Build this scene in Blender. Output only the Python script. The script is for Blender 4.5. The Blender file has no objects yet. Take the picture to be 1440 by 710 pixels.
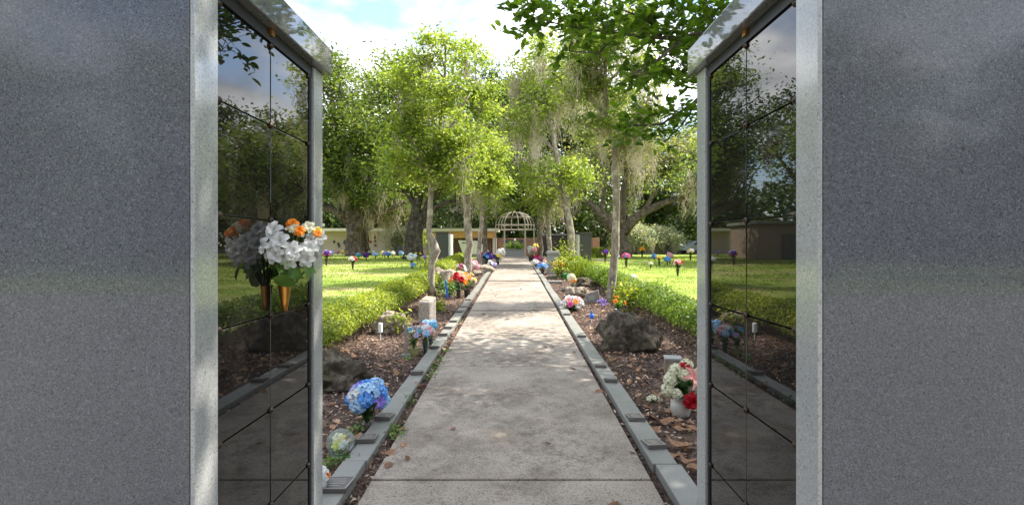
import bpy, math, random
import numpy as np
from mathutils import Vector, Matrix, noise as mnoise

SC = bpy.context.scene
COL = SC.collection
R = math.radians
rnd = random.Random(7)

# ------------------------------------------------------------------ camera, sky, sun, exposure
F, CX, CY, H = 727.0, 724.0, 345.0, 1.5
cam = bpy.data.cameras.new("camera")
cam.sensor_width = 36.0
cam.lens = F / 1440 * 36.0
cam.shift_x = -(CX - 720) / 1440
cam.shift_y = -(355 - CY) / 1440
cam.clip_start, cam.clip_end = 0.05, 2000
camo = bpy.data.objects.new("camera", cam)
camo.location = (0, 0, H)
camo.rotation_euler = (R(90), 0, 0)
COL.objects.link(camo)
SC.camera = camo

SUN_AZ, SUN_EL = R(66), R(55)          # azimuth from +Y towards +X
SKY_STRENGTH, SUN_STRENGTH = 0.15, 4.3
w = bpy.data.worlds.new("World"); SC.world = w
w.use_nodes = True
nt = w.node_tree
for n in list(nt.nodes): nt.nodes.remove(n)
out = nt.nodes.new("ShaderNodeOutputWorld")
bg = nt.nodes.new("ShaderNodeBackground"); bg.inputs["Strength"].default_value = SKY_STRENGTH
sky = nt.nodes.new("ShaderNodeTexSky"); sky.sky_type = 'NISHITA'; sky.sun_disc = False
sky.sun_elevation = SUN_EL; sky.sun_rotation = SUN_AZ
sky.air_density = 1.0; sky.dust_density = 0.6; sky.ozone_density = 1.2
tc = nt.nodes.new("ShaderNodeTexCoord")
mp = nt.nodes.new("ShaderNodeMapping"); mp.inputs["Scale"].default_value = (1.0, 1.0, 1.9)
mp.inputs["Location"].default_value = (0.35, 0.1, 0.0)
cn = nt.nodes.new("ShaderNodeTexNoise"); cn.inputs["Scale"].default_value = 3.1
cn.inputs["Detail"].default_value = 9; cn.inputs["Roughness"].default_value = 0.56
cn.inputs["Distortion"].default_value = 0.25
cr = nt.nodes.new("ShaderNodeValToRGB")
cr.color_ramp.elements[0].position = 0.40; cr.color_ramp.elements[0].color = (0, 0, 0, 1)
cr.color_ramp.elements[1].position = 0.56; cr.color_ramp.elements[1].color = (1, 1, 1, 1)
cn2 = nt.nodes.new("ShaderNodeTexNoise"); cn2.inputs["Scale"].default_value = 5.5
cn2.inputs["Detail"].default_value = 6
cr2 = nt.nodes.new("ShaderNodeValToRGB")
cr2.color_ramp.elements[0].position = 0.35; cr2.color_ramp.elements[0].color = (3.2, 3.35, 3.6, 1)
cr2.color_ramp.elements[1].position = 0.62; cr2.color_ramp.elements[1].color = (7.6, 7.6, 7.6, 1)
mx = nt.nodes.new("ShaderNodeMix"); mx.data_type = 'RGBA'
L = nt.links.new
L(tc.outputs["Generated"], mp.inputs["Vector"])
L(mp.outputs["Vector"], cn.inputs["Vector"]); L(cn.outputs["Fac"], cr.inputs["Fac"])
L(mp.outputs["Vector"], cn2.inputs["Vector"]); L(cn2.outputs["Fac"], cr2.inputs["Fac"])
L(cr.outputs["Color"], mx.inputs["Factor"])
L(sky.outputs["Color"], mx.inputs["A"]); L(cr2.outputs["Color"], mx.inputs["B"])
L(mx.outputs["Result"], bg.inputs["Color"]); L(bg.outputs["Background"], out.inputs["Surface"])

sd = Vector((math.sin(SUN_AZ) * math.cos(SUN_EL), math.cos(SUN_AZ) * math.cos(SUN_EL), math.sin(SUN_EL)))
sl = bpy.data.lights.new("sun", 'SUN'); sl.energy = SUN_STRENGTH; sl.angle = R(0.5); sl.color = (1.0, 0.93, 0.82)
so = bpy.data.objects.new("sun", sl); so.rotation_euler = sd.to_track_quat('Z', 'Y').to_euler(); COL.objects.link(so)

vs = SC.view_settings
vs.view_transform = 'Standard'; vs.look = 'None'; vs.gamma = 1.0; vs.use_curve_mapping = False
vs.exposure = 1.5
SC.cycles.max_bounces = 7; SC.cycles.diffuse_bounces = 4; SC.cycles.glossy_bounces = 4
SC.cycles.transmission_bounces = 5; SC.cycles.transparent_max_bounces = 12
SC.cycles.caustics_reflective = False; SC.cycles.caustics_refractive = False
SC.cycles.sample_clamp_indirect = 8

# ------------------------------------------------------------------ coordinates
def gz(y):
    """height of the ground at distance y: a gentle rise to the arbor, then a slow fall"""
    pts = [(-400, 0), (0, 0), (33, 0.681), (48, 0.62), (80, 0.26), (140, -0.3), (700, -3)]
    for (a, za), (b, zb) in zip(pts, pts[1:]):
        if y <= b: return za + (zb - za) * (y - a) / (b - a)
    return -3
def P(px, py, Y): return Vector(((px - CX) / F * Y, Y, H - (py - CY) / F * Y))
def gp(px, py):
    Y = F * H / (py - 330.0)
    return Vector(((px - CX) / F * Y, Y, gz(Y)))
def G(px, Y): return Vector(((px - CX) / F * Y, Y, gz(Y)))

# ------------------------------------------------------------------ objects
def tag(o, label=None, cat=None, group=None, kind=None):
    if label: o["label"] = label
    if cat: o["category"] = cat
    if group: o["group"] = group
    if kind: o["kind"] = kind
    return o
def thing(name, label, cat, loc=(0, 0, 0), rz=0, group=None):
    o = bpy.data.objects.new(name, None); COL.objects.link(o)
    o.empty_display_size = 0.1
    o.location = loc; o.rotation_euler = (0, 0, rz)
    return tag(o, label, cat, group)
def link(name, me, parent=None, loc=None):
    o = bpy.data.objects.new(name, me); COL.objects.link(o)
    if parent: o.parent = parent
    if loc is not None: o.location = loc
    return o

class MB:
    def __init__(s): s.v = []; s.f = []
    def add(s, vs, fs):
        k = len(s.v); s.v += [tuple(p) for p in vs]; s.f += [tuple(i + k for i in f) for f in fs]
    def box(s, c, d, rot=None):
        hx, hy, hz = d[0] / 2, d[1] / 2, d[2] / 2
        c = Vector(c)
        vs = [Vector((x, y, z)) for x in (-hx, hx) for y in (-hy, hy) for z in (-hz, hz)]
        if rot is not None: vs = [rot @ p for p in vs]
        s.add([p + c for p in vs], [(0, 1, 3, 2), (4, 6, 7, 5), (0, 4, 5, 1), (2, 3, 7, 6), (0, 2, 6, 4), (1, 5, 7, 3)])
    def hexa(s, p8):  # bottom four (ccw), top four
        s.add(p8, [(3, 2, 1, 0), (4, 5, 6, 7), (0, 1, 5, 4), (1, 2, 6, 5), (2, 3, 7, 6), (3, 0, 4, 7)])
    def tube(s, pts, rad, n=8, cap=True):
        pts = [Vector(p) for p in pts]; m = len(pts)
        if not isinstance(rad, (list, tuple)): rad = [rad] * m
        t0 = (pts[1] - pts[0]).normalized()
        u = t0.orthogonal().normalized(); vs = []
        for i in range(m):
            t = (pts[min(i + 1, m - 1)] - pts[max(i - 1, 0)])
            if t.length < 1e-9: t = t0
            t = t.normalized()
            u = (u - t * u.dot(t))
            if u.length < 1e-6: u = t.orthogonal()
            u.normalize(); b = t.cross(u)
            for k in range(n):
                a = 2 * math.pi * k / n
                vs.append(pts[i] + (u * math.cos(a) + b * math.sin(a)) * rad[i])
        fs = [(i * n + k, i * n + (k + 1) % n, (i + 1) * n + (k + 1) % n, (i + 1) * n + k) for i in range(m - 1) for k in range(n)]
        if cap: fs += [tuple(range(n - 1, -1, -1)), tuple((m - 1) * n + k for k in range(n))]
        s.add(vs, fs)
    def lathe(s, prof, c=(0, 0, 0), n=20, rot=None):
        c = Vector(c); vs = []
        for r, z in prof:
            for k in range(n):
                a = 2 * math.pi * k / n
                p = Vector((r * math.cos(a), r * math.sin(a), z))
                vs.append((rot @ p if rot is not None else p) + c)
        m = len(prof)
        fs = [(i * n + k, i * n + (k + 1) % n, (i + 1) * n + (k + 1) % n, (i + 1) * n + k) for i in range(m - 1) for k in range(n)]
        fs += [tuple(range(n - 1, -1, -1)), tuple((m - 1) * n + k for k in range(n))]
        s.add(vs, fs)
    def ball(s, c, r, nu=10, nv=6):
        r3 = r if isinstance(r, (tuple, list)) else (r, r, r)
        vs = [(c[0], c[1], c[2] - r3[2])]
        for j in range(1, nv):
            t = -math.pi / 2 + math.pi * j / nv
            for k in range(nu):
                a = 2 * math.pi * k / nu
                vs.append((c[0] + r3[0] * math.cos(t) * math.cos(a), c[1] + r3[1] * math.cos(t) * math.sin(a), c[2] + r3[2] * math.sin(t)))
        vs.append((c[0], c[1], c[2] + r3[2]))
        fs = [(0, 1 + (k + 1) % nu, 1 + k) for k in range(nu)]
        for j in range(nv - 2):
            a = 1 + j * nu
            fs += [(a + k, a + (k + 1) % nu, a + nu + (k + 1) % nu, a + nu + k) for k in range(nu)]
        a = 1 + (nv - 2) * nu; t = len(vs) - 1
        fs += [(a + k, a + (k + 1) % nu, t) for k in range(nu)]
        s.add(vs, fs)
    def build(s, name, mat, parent=None, smooth=False, bevel=0, loc=None):
        me = bpy.data.meshes.new(name)
        me.from_pydata(s.v, [], s.f); me.update()
        if smooth: me.polygons.foreach_set("use_smooth", [True] * len(me.polygons))
        me.materials.append(mat)
        o = link(name, me, parent, loc)
        if bevel:
            b = o.modifiers.new("bevel", 'BEVEL'); b.width = bevel; b.segments = 2; b.limit_method = 'ANGLE'; b.angle_limit = R(40)
        return o

def np_mesh(name, V, FI, tot, mat, parent=None, smooth=False):
    """V (n,3); FI flat loop vertex indices; tot = corners per face (constant)"""
    me = bpy.data.meshes.new(name)
    nf = len(FI) // tot
    me.vertices.add(len(V)); me.vertices.foreach_set("co", np.ascontiguousarray(V, dtype=np.float32).ravel())
    me.loops.add(len(FI)); me.loops.foreach_set("vertex_index", np.ascontiguousarray(FI, dtype=np.int32))
    me.polygons.add(nf); me.polygons.foreach_set("loop_start", np.arange(nf, dtype=np.int32) * tot)
    me.update(calc_edges=True)
    if smooth: me.polygons.foreach_set("use_smooth", np.ones(nf, dtype=bool))
    me.materials.append(mat)
    return link(name, me, parent)

def nrm(a): return a / np.maximum(np.linalg.norm(a, axis=1, keepdims=True), 1e-9)
def leaf_arrays(rg, C, size, width=0.5, up=0.6, big=False, droop=0.0, svar=0.35, N=None, D=None):
    """leaf faces at centres C: folded rhombs (4 verts, 2 tris), or an 11-point leaf when big"""
    n = len(C)
    if N is None:
        N = rg.normal(size=(n, 3)); N = nrm(N); N[:, 2] = np.abs(N[:, 2]); N[:, 2] += up; N = nrm(N)
    if D is None: D = rg.normal(size=(n, 3))
    D = D.copy(); D[:, 2] -= droop
    D = nrm(D - N * np.sum(D * N, axis=1, keepdims=True))
    S = np.cross(N, D)
    sz = (size * (1 + svar * rg.uniform(-1, 1, n)))[:, None]
    hw = sz * width * 0.5
    if not big:
        V = np.stack([C - D * sz * .5, C + S * hw + N * hw * .35, C + D * sz * .5, C - S * hw + N * hw * .35], 1)
        idx = (np.arange(n) * 4)[:, None] + np.array([0, 2, 1, 0, 3, 2])[None]
        return V.reshape(-1, 3), idx.ravel(), 3
    pts = [C - D * sz * .5]
    st = ((-.32, .72), (-.04, 1.0), (.25, .78))
    for f, wv in st:
        m_ = C + D * sz * f - N * sz * (.1 * f * f)
        pts += [m_, m_ + S * hw * wv + N * hw * .28 * wv, m_ - S * hw * wv + N * hw * .28 * wv]
    pts.append(C + D * sz * .5 - N * sz * .05)
    V = np.stack(pts, 1)   # 0 base, 1-3, 4-6, 7-9 stations (mid, left, right), 10 tip
    q = np.array([0, 1, 2, 0, 3, 1, 1, 4, 5, 1, 5, 2, 1, 3, 6, 1, 6, 4, 4, 7, 8, 4, 8, 5, 4, 6, 9, 4, 9, 7, 7, 10, 8, 7, 9, 10])
    idx = (np.arange(n) * 11)[:, None] + q[None]
    return V.reshape(-1, 3), idx.ravel(), 3

# ------------------------------------------------------------------ materials
def lin(*c):
    return tuple(((x / 255 + .055) / 1.055) ** 2.4 if x > 10 else x / 255 / 12.92 for x in c)
class NM:
    def __init__(s, name):
        s.m = bpy.data.materials.new(name); s.m.use_nodes = True
        s.t = s.m.node_tree; s.p = s.t.nodes["Principled BSDF"]; s.out = s.t.nodes["Material Output"]
        s._pos = None
    def n(s, typ, **kw):
        x = s.t.nodes.new(typ)
        for k, v in kw.items(): setattr(x, k, v)
        return x
    def l(s, a, b): s.t.links.new(a, b)
    def pos(s, scale=None):
        g = s.n("ShaderNodeNewGeometry"); o = g.outputs["Position"]
        if scale:
            mpn = s.n("ShaderNodeMapping"); mpn.inputs["Scale"].default_value = scale
            s.l(o, mpn.inputs["Vector"]); o = mpn.outputs["Vector"]
        return o
    def noise(s, sc, det=4, rough=.55, vec=None, dist=0):
        x = s.n("ShaderNodeTexNoise"); x.inputs["Scale"].default_value = sc; x.inputs["Detail"].default_value = det
        x.inputs["Roughness"].default_value = rough; x.inputs["Distortion"].default_value = dist
        s.l(vec if vec is not None else s.pos(), x.inputs["Vector"]); return x.outputs["Fac"]
    def ramp(s, fac, stops):
        x = s.n("ShaderNodeValToRGB"); e = x.color_ramp.elements
        while len(e) < len(stops): e.new(.5)
        for i, (p, c) in enumerate(stops):
            e[i].position = p; e[i].color = (*c, 1) if len(c) == 3 else c
        s.l(fac, x.inputs["Fac"]); return x.outputs["Color"]
    def mix(s, fac, a, b, mode='MIX'):
        x = s.n("ShaderNodeMix"); x.data_type = 'RGBA'; x.blend_type = mode
        for k, v in (("Factor", fac), ("A", a), ("B", b)):
            if isinstance(v, (int, float)): x.inputs[k].default_value = v
            elif isinstance(v, tuple): x.inputs[k].default_value = (*v, 1)
            else: s.l(v, x.inputs[k])
        return x.outputs["Result"]
    def bump(s, h, strength=.3, dist=.02):
        x = s.n("ShaderNodeBump"); x.inputs["Strength"].default_value = strength; x.inputs["Distance"].default_value = dist
        s.l(h, x.inputs["Height"]); s.l(x.outputs["Normal"], s.p.inputs["Normal"]); return x
    def set(s, col=None, rough=None, **kw):
        if col is not None:
            if isinstance(col, tuple): s.p.inputs["Base Color"].default_value = (*col, 1)
            else: s.l(col, s.p.inputs["Base Color"])
        if rough is not None:
            if isinstance(rough, (int, float)): s.p.inputs["Roughness"].default_value = rough
            else: s.l(rough, s.p.inputs["Roughness"])
        for k, v in kw.items(): s.p.inputs[k.replace("_", " ")].default_value = v
        return s
    def translucent(s, col, fac):
        tr = s.n("ShaderNodeBsdfTranslucent")
        if isinstance(col, tuple): tr.inputs["Color"].default_value = (*col, 1)
        else: s.l(col, tr.inputs["Color"])
        ms = s.n("ShaderNodeMixShader"); ms.inputs["Fac"].default_value = fac
        s.l(s.p.outputs["BSDF"], ms.inputs[1]); s.l(tr.outputs["BSDF"], ms.inputs[2])
        s.l(ms.outputs["Shader"], s.out.inputs["Surface"])
    def island(s):
        return s.n("ShaderNodeNewGeometry").outputs["Random Per Island"]

def plain(name, col, rough=.6, var=.25, sc=30, metal=0):
    m = NM(name)
    c = m.mix(m.noise(sc), tuple(x * (1 - var) for x in col), tuple(min(1, x * (1 + var)) for x in col))
    return m.set(c, rough, Metallic=metal).m
def leafmat(name, cols, trans=.35, hue_sc=1.2, rough=.45, tboost=(1.25, 1.2, .6)):
    m = NM(name)
    k = len(cols)
    c = m.ramp(m.island(), [(i / (k - 1), x) for i, x in enumerate(cols)])
    v = m.ramp(m.noise(hue_sc, 2), [(.3, (.66, .72, .62)), (.7, (1.32, 1.25, 1.1))])
    c = m.mix(1.0, c, v, 'MULTIPLY')
    m.set(c, rough, Specular_IOR_Level=.35)
    m.translucent(m.mix(1.0, c, tboost, 'MULTIPLY'), trans)
    return m.m
def petalmat(name, col, col2=None, trans=.3):
    m = NM(name)
    col2 = col2 or tuple(x * .8 for x in col)
    c = m.ramp(m.island(), [(0, col), (1, col2)])
    m.set(c, .6, Specular_IOR_Level=.2); m.translucent(c, trans); return m.m
def granite(name, a, b, c, sc=230, rough=.12, ior=1.55, vs_=1.0):
    m = NM(name)
    vo = m.n("ShaderNodeTexVoronoi"); vo.inputs["Scale"].default_value = sc
    m.l(m.pos(), vo.inputs["Vector"])
    sep = m.n("ShaderNodeSeparateColor"); m.l(vo.outputs["Color"], sep.inputs["Color"])
    col = m.ramp(sep.outputs["Red"], [(0, a), (.45, b), (1, c)])
    vo2 = m.n("ShaderNodeTexVoronoi"); vo2.inputs["Scale"].default_value = sc * .55
    m.l(m.pos(), vo2.inputs["Vector"])
    s2 = m.n("ShaderNodeSeparateColor"); m.l(vo2.outputs["Color"], s2.inputs["Color"])
    flake = m.ramp(s2.outputs["Green"], [(0, tuple(x * .35 for x in a)), (.13, a), (.16, b), (.86, b), (.92, c)])
    col = m.mix(.42, col, flake)
    col = m.mix(m.ramp(m.noise(sc * .16, 4), [(.4, (0,) * 3), (.62, (.4,) * 3)]), col, b)
    big = m.ramp(m.noise(1.4, 5), [(.35, (.9, .9, .9)), (.65, (1.08, 1.08, 1.07))])
    col = m.mix(1.0, col, big, 'MULTIPLY')
    m.set(col, rough, IOR=ior); return m.m

M = {}
M["granite"] = granite("grey_granite", (.034, .037, .045), (.098, .105, .121), (.19, .20, .225), 430, .075, 1.42)
M["granite_sheen"] = granite("sky_sheen_granite", (.21, .22, .222), (.33, .34, .342), (.46, .47, .475), 380, .10, 1.6)  # same grey granite, painted paler for the sky mirrored on the jambs
M["cap"] = granite("cap_granite", (.08, .083, .087), (.145, .15, .155), (.24, .245, .25), 260, .03, 2.1)
m = NM("black_granite")
m.set(m.ramp(m.noise(420, 2), [(.55, (.008, .0075, .007)), (.75, (.035, .033, .03))]), .018, IOR=1.72)
r_ = m.ramp(m.noise(9, 5, .6), [(.55, (.012,) * 3), (.72, (.06,) * 3)]); m.l(r_, m.p.inputs["Roughness"]); M["black"] = m.m
M["groove"] = plain("dark_groove", (.006, .006, .008), .5, .1)
M["bronze"] = plain("aged_bronze", (.05, .032, .022), .38, .4, 160, .6)
M["brass"] = plain("gold_brass", (.5, .24, .05), .3, .2, 60, .85)
m = NM("concrete")
p_ = m.pos()
c = m.ramp(m.noise(.9, 7, .62, p_), [(.3, (.225, .193, .163)), (.5, (.31, .27, .23)), (.72, (.40, .352, .305))])
st = m.ramp(m.noise(2.6, 9, .75, p_), [(.47, (1, 1, 1)), (.64, (.60, .58, .56))])
c = m.mix(1.0, c, st, 'MULTIPLY')
st2 = m.ramp(m.noise(14, 6, .72, p_), [(.47, (1, 1, 1)), (.6, (.58, .56, .55))])
c = m.mix(m.ramp(m.noise(.8, 3, .5, p_), [(.42, (0,) * 3), (.6, (1,) * 3)]), c, m.mix(1.0, c, st2, 'MULTIPLY'))
pit = m.ramp(m.noise(95, 3, .6, p_), [(.53, (1, 1, 1)), (.66, (.36, .34, .32))])
c = m.mix(1.0, c, pit, 'MULTIPLY')
c = m.mix(m.ramp(m.noise(1.3, 5, .6, m.pos((1, 1, 3))), [(.62, (0,) * 3), (.76, (.4,) * 3)]), c, (.40, .32, .23))
m.set(c, .85, Specular_IOR_Level=.25); m.bump(m.noise(60, 6, .65, p_), .35, .006); M["concrete"] = m.m
m = NM("edging_granite")
c = m.ramp(m.noise(260, 3), [(.3, (.145, .143, .134)), (.7, (.285, .284, .268))])
c = m.mix(1.0, c, m.ramp(m.noise(2.2, 5, .6), [(.3, (.72, .74, .72)), (.7, (1.12, 1.1, 1.06))]), 'MULTIPLY')
m.set(c, .5); M["edging"] = m.m
m = NM("mulch_soil")
c = m.ramp(m.noise(26, 7, .7), [(.3, (.026, .018, .016)), (.5, (.075, .053, .046)), (.7, (.17, .125, .105))])
c = m.mix(m.ramp(m.noise(.9, 4), [(.45, (0,) * 3), (.65, (.55,) * 3)]), c, (.27, .19, .135))
m.set(c, .95, Specular_IOR_Level=.1); m.bump(m.noise(45, 7, .7), .9, .03); M["mulch"] = m.m
m = NM("bark_chip"); c = m.ramp(m.island(), [(0, (.03, .019, .017)), (.5, (.125, .08, .066)), (.8, (.27, .19, .155)), (1, (.58, .46, .38))])
m.set(c, .9, Specular_IOR_Level=.1); M["chip"] = m.m
m = NM("dead_leaf")
c = m.ramp(m.island(), [(0, (.17, .085, .05)), (.5, (.31, .18, .11)), (1, (.50, .34, .23))])
c = m.mix(1.0, c, m.ramp(m.noise(50, 4), [(.3, (.6, .58, .55)), (.7, (1.15, 1.12, 1.1))]), 'MULTIPLY')
m.set(c, .75, Specular_IOR_Level=.2); m.translucent(c, .15); M["deadleaf"] = m.m
m = NM("lawn_ground")
c = m.ramp(m.noise(1.7, 6, .6), [(.28, (.095, .16, .03)), (.5, (.20, .275, .05)), (.72, (.33, .37, .10))])
dry = m.ramp(m.noise(.30, 6, .65, m.pos((.55, 1.6, 1))), [(.51, (0,) * 3), (.64, (.85,) * 3)])
c = m.mix(dry, c, (.42, .34, .20))
c = m.mix(1.0, c, m.ramp(m.noise(40, 5, .7), [(.3, (.6, .6, .6)), (.7, (1.35, 1.35, 1.3))]), 'MULTIPLY')
m.set(c, .95, Specular_IOR_Level=.1); m.bump(m.noise(50, 5, .7), .6, .03); M["lawn"] = m.m
M["blade"] = leafmat("grass_blade", [(.125, .205, .03), (.225, .315, .05), (.38, .43, .11)], .35, .5, .6)
M["hedge"] = leafmat("hedge_leaf", [(.11, .17, .022), (.23, .30, .035), (.41, .45, .06)], .45, 1.8)
M["hedge_deep"] = leafmat("hedge_leaf_shaded", [(.075, .15, .025), (.14, .23, .035), (.25, .34, .06)], .45, 1.8)  # darker hedge leaf: the right hedge's shade is put into its colour
M["young"] = leafmat("young_tree_leaf", [(.12, .175, .032), (.235, .31, .055), (.40, .455, .11)], .52, .9, .4, (1.15, 1.2, .7))
M["oak"] = leafmat("oak_leaf", [(.065, .11, .028), (.13, .195, .048), (.26, .34, .09)], .45, .5)
M["oakgrey"] = leafmat("grey_oak_leaf", [(.12, .145, .06), (.21, .24, .11), (.33, .35, .19)], .42, .5)
M["silver"] = leafmat("silver_leaf", [(.22, .26, .17), (.36, .40, .28), (.52, .55, .42)], .3, .6)
M["dark"] = leafmat("evergreen_leaf", [(.025, .05, .016), (.055, .095, .028), (.11, .165, .045)], .35, .35)
M["near"] = leafmat("overhang_leaf", [(.06, .13, .02), (.11, .21, .028), (.20, .34, .04)], .5, 2.5, .3)
M["plant"] = leafmat("plant_leaf", [(.06, .14, .03), (.10, .22, .04), (.20, .33, .06)], .4, 6)
M["flowerleaf"] = leafmat("silk_leaf", [(.018, .06, .016), (.04, .11, .025), (.07, .17, .035)], .3, 12)
m = NM("spanish_moss"); c = m.ramp(m.island(), [(0, (.46, .385, .31)), (.5, (.64, .55, .455)), (1, (.78, .69, .59))])
m.set(c, .95, Specular_IOR_Level=.05); m.translucent(c, .45); M["moss"] = m.m
def barkmat(name, a, b, c, sc=14):
    m = NM(name)
    col = m.ramp(m.noise(sc, 7, .68, m.pos((1, 1, .35))), [(.3, a), (.5, b), (.68, c)])
    col = m.mix(m.ramp(m.noise(5, 4), [(.52, (0,) * 3), (.64, (.6,) * 3)]), col, tuple(min(1, x * 1.5) for x in c))
    m.set(col, .9, Specular_IOR_Level=.15); m.bump(m.noise(sc * 2, 7, .7, m.pos((1, 1, .3))), .8, .02); return m.m
M["bark"] = barkmat("pale_bark", (.14, .11, .085), (.27, .225, .18), (.42, .37, .31))
M["barkdark"] = barkmat("dark_bark", (.025, .02, .017), (.06, .05, .04), (.12, .10, .082), 6)
M["barkoak"] = barkmat("oak_bark", (.05, .04, .032), (.12, .095, .075), (.21, .175, .14), 5)
m = NM("mossy_rock")
c = m.ramp(m.noise(9, 8, .7), [(.32, (.03, .023, .016)), (.5, (.12, .094, .067)), (.7, (.37, .31, .24))])
c = m.mix(m.ramp(m.noise(4, 5), [(.52, (0,) * 3), (.66, (.6,) * 3)]), c, (.09, .085, .022))
m.set(c, .9); m.bump(m.noise(22, 10, .78), 1.0, .09); M["rock"] = m.m
m = NM("tan_rock")
c = m.ramp(m.noise(8, 8, .7), [(.3, (.14, .11, .08)), (.5, (.32, .26, .20)), (.72, (.5, .43, .34))])
m.set(c, .9); m.bump(m.noise(20, 9, .72), 1.0, .05); M["rocktan"] = m.m
m = NM("rough_stone")
c = m.ramp(m.noise(30, 7, .7), [(.3, (.15, .13, .11)), (.5, (.28, .255, .225)), (.72, (.42, .39, .35))])
m.set(c, .9); m.bump(m.noise(38, 8, .72), 1.0, .03); M["stone"] = m.m
M["tanplate"] = plain("tan_plate", (.45, .33, .22), .5, .25, 30)
m = NM("pale_rough_stone")
c = m.ramp(m.noise(22, 8, .72), [(.3, (.24, .205, .175)), (.5, (.40, .36, .315)), (.72, (.56, .52, .47))])
m.set(c, .9); m.bump(m.noise(30, 8, .72), 1.0, .05); M["headstone"] = m.m
M["stonetop"] = plain("honed_stone", (.27, .27, .26), .5, .2, 40)
M["pillar"] = plain("charcoal_granite", (.055, .055, .056), .35, .35, 60)
M["wallbeige"] = plain("mausoleum_marble", (.44, .355, .315), .6, .08, 1.5)
M["fascia"] = plain("cream_fascia", (.58, .535, .47), .6, .1, 5)
M["soffit"] = plain("timber_soffit", (.62, .33, .12), .55, .2, 8)
M["white"] = plain("white_marble", (.62, .61, .58), .4, .08, 6)
M["metal"] = plain("cream_metal", (.38, .325, .26), .5, .12, 20)
M["fence"] = plain("weathered_board", (.12, .115, .115), .85, .3, 3)
M["dkroof"] = plain("grey_green_coping", (.20, .21, .19), .7, .2, 4)
m = NM("brick")
b = m.n("ShaderNodeTexBrick"); b.inputs["Scale"].default_value = 1.0
b.inputs["Color1"].default_value = (.20, .075, .045, 1); b.inputs["Color2"].default_value = (.30, .12, .07, 1); b.inputs["Mortar"].default_value = (.30, .25, .2, 1)
b.inputs["Brick Width"].default_value = .24; b.inputs["Row Height"].default_value = .085; b.inputs["Mortar Size"].default_value = .012
g_ = m.n("ShaderNodeNewGeometry"); sx = m.n("ShaderNodeSeparateXYZ"); m.l(g_.outputs["Position"], sx.inputs[0])
ad = m.n("ShaderNodeMath"); m.l(sx.outputs["X"], ad.inputs[0]); m.l(sx.outputs["Y"], ad.inputs[1])
cb = m.n("ShaderNodeCombineXYZ"); m.l(ad.outputs[0], cb.inputs[0]); m.l(sx.outputs["Z"], cb.inputs[1]); m.l(cb.outputs[0], b.inputs["Vector"])
m.set(b.outputs["Color"], .85); M["brick"] = m.m
m = NM("orange_brick")
b = m.n("ShaderNodeTexBrick"); b.inputs["Scale"].default_value = 1.0
b.inputs["Color1"].default_value = (.42, .17, .08, 1); b.inputs["Color2"].default_value = (.5, .22, .11, 1); b.inputs["Mortar"].default_value = (.45, .32, .22, 1)
b.inputs["Brick Width"].default_value = .24; b.inputs["Row Height"].default_value = .085; b.inputs["Mortar Size"].default_value = .01
g_ = m.n("ShaderNodeNewGeometry"); sx = m.n("ShaderNodeSeparateXYZ"); m.l(g_.outputs["Position"], sx.inputs[0])
ad = m.n("ShaderNodeMath"); m.l(sx.outputs["X"], ad.inputs[0]); m.l(sx.outputs["Y"], ad.inputs[1])
cb = m.n("ShaderNodeCombineXYZ"); m.l(ad.outputs[0], cb.inputs[0]); m.l(sx.outputs["Z"], cb.inputs[1]); m.l(cb.outputs[0], b.inputs["Vector"])
m.set(b.outputs["Color"], .85); M["brickorange"] = m.m
M["darkgreen"] = plain("dark_green_plastic", (.012, .05, .045), .4, .15)
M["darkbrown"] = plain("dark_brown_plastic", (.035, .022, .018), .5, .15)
M["blackp"] = plain("black_plastic", (.015, .015, .016), .45, .15)
M["pot"] = plain("ceramic_pot", (.42, .40, .36), .35, .25, 25)
M["potolive"] = plain("olive_pot", (.30, .28, .12), .45, .25, 25)
M["woodgrey"] = plain("weathered_wood", (.26, .22, .18), .85, .3, 25)
M["bluep"] = plain("blue_plastic", (.03, .16, .75), .4, .1)
M["greenp"] = plain("green_plastic", (.04, .38, .10), .4, .1)
M["whitep"] = plain("white_plastic", (.78, .79, .80), .4, .06)
M["plaque"] = plain("bronze_plaque", (.15, .135, .13), .38, .3, 90, .35)
M["plaquehi"] = plain("plaque_relief", (.5, .46, .43), .4, .2, 90, .6)
M["asphalt"] = plain("asphalt", (.24, .22, .20), .9, .3, 3)
M["carpaint"] = plain("pale_car_paint", (.45, .50, .56), .25, .05, 5)
M["tyre"] = plain("tyre_rubber", (.02, .02, .02), .8, .2)
m = NM("car_window"); m.set((.02, .03, .04), .08); M["carglass"] = m.m
m = NM("globe_plastic")
gl = m.n("ShaderNodeBsdfGlossy"); gl.inputs["Roughness"].default_value = .06
tr = m.n("ShaderNodeBsdfTransparent"); tr.inputs["Color"].default_value = (.90, .95, .93, 1)
fr = m.n("ShaderNodeFresnel"); fr.inputs["IOR"].default_value = 1.22
ms = m.n("ShaderNodeMixShader"); m.l(fr.outputs[0], ms.inputs[0]); m.l(tr.outputs[0], ms.inputs[1]); m.l(gl.outputs[0], ms.inputs[2]); df = m.n("ShaderNodeBsdfDiffuse"); df.inputs["Color"].default_value = (.75, .82, .78, 1)
ms2 = m.n("ShaderNodeMixShader"); ms2.inputs[0].default_value = .16; m.l(ms.outputs[0], ms2.inputs[1]); m.l(df.outputs[0], ms2.inputs[2]); m.l(ms2.outputs[0], m.out.inputs["Surface"])
M["globe"] = m.m
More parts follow.
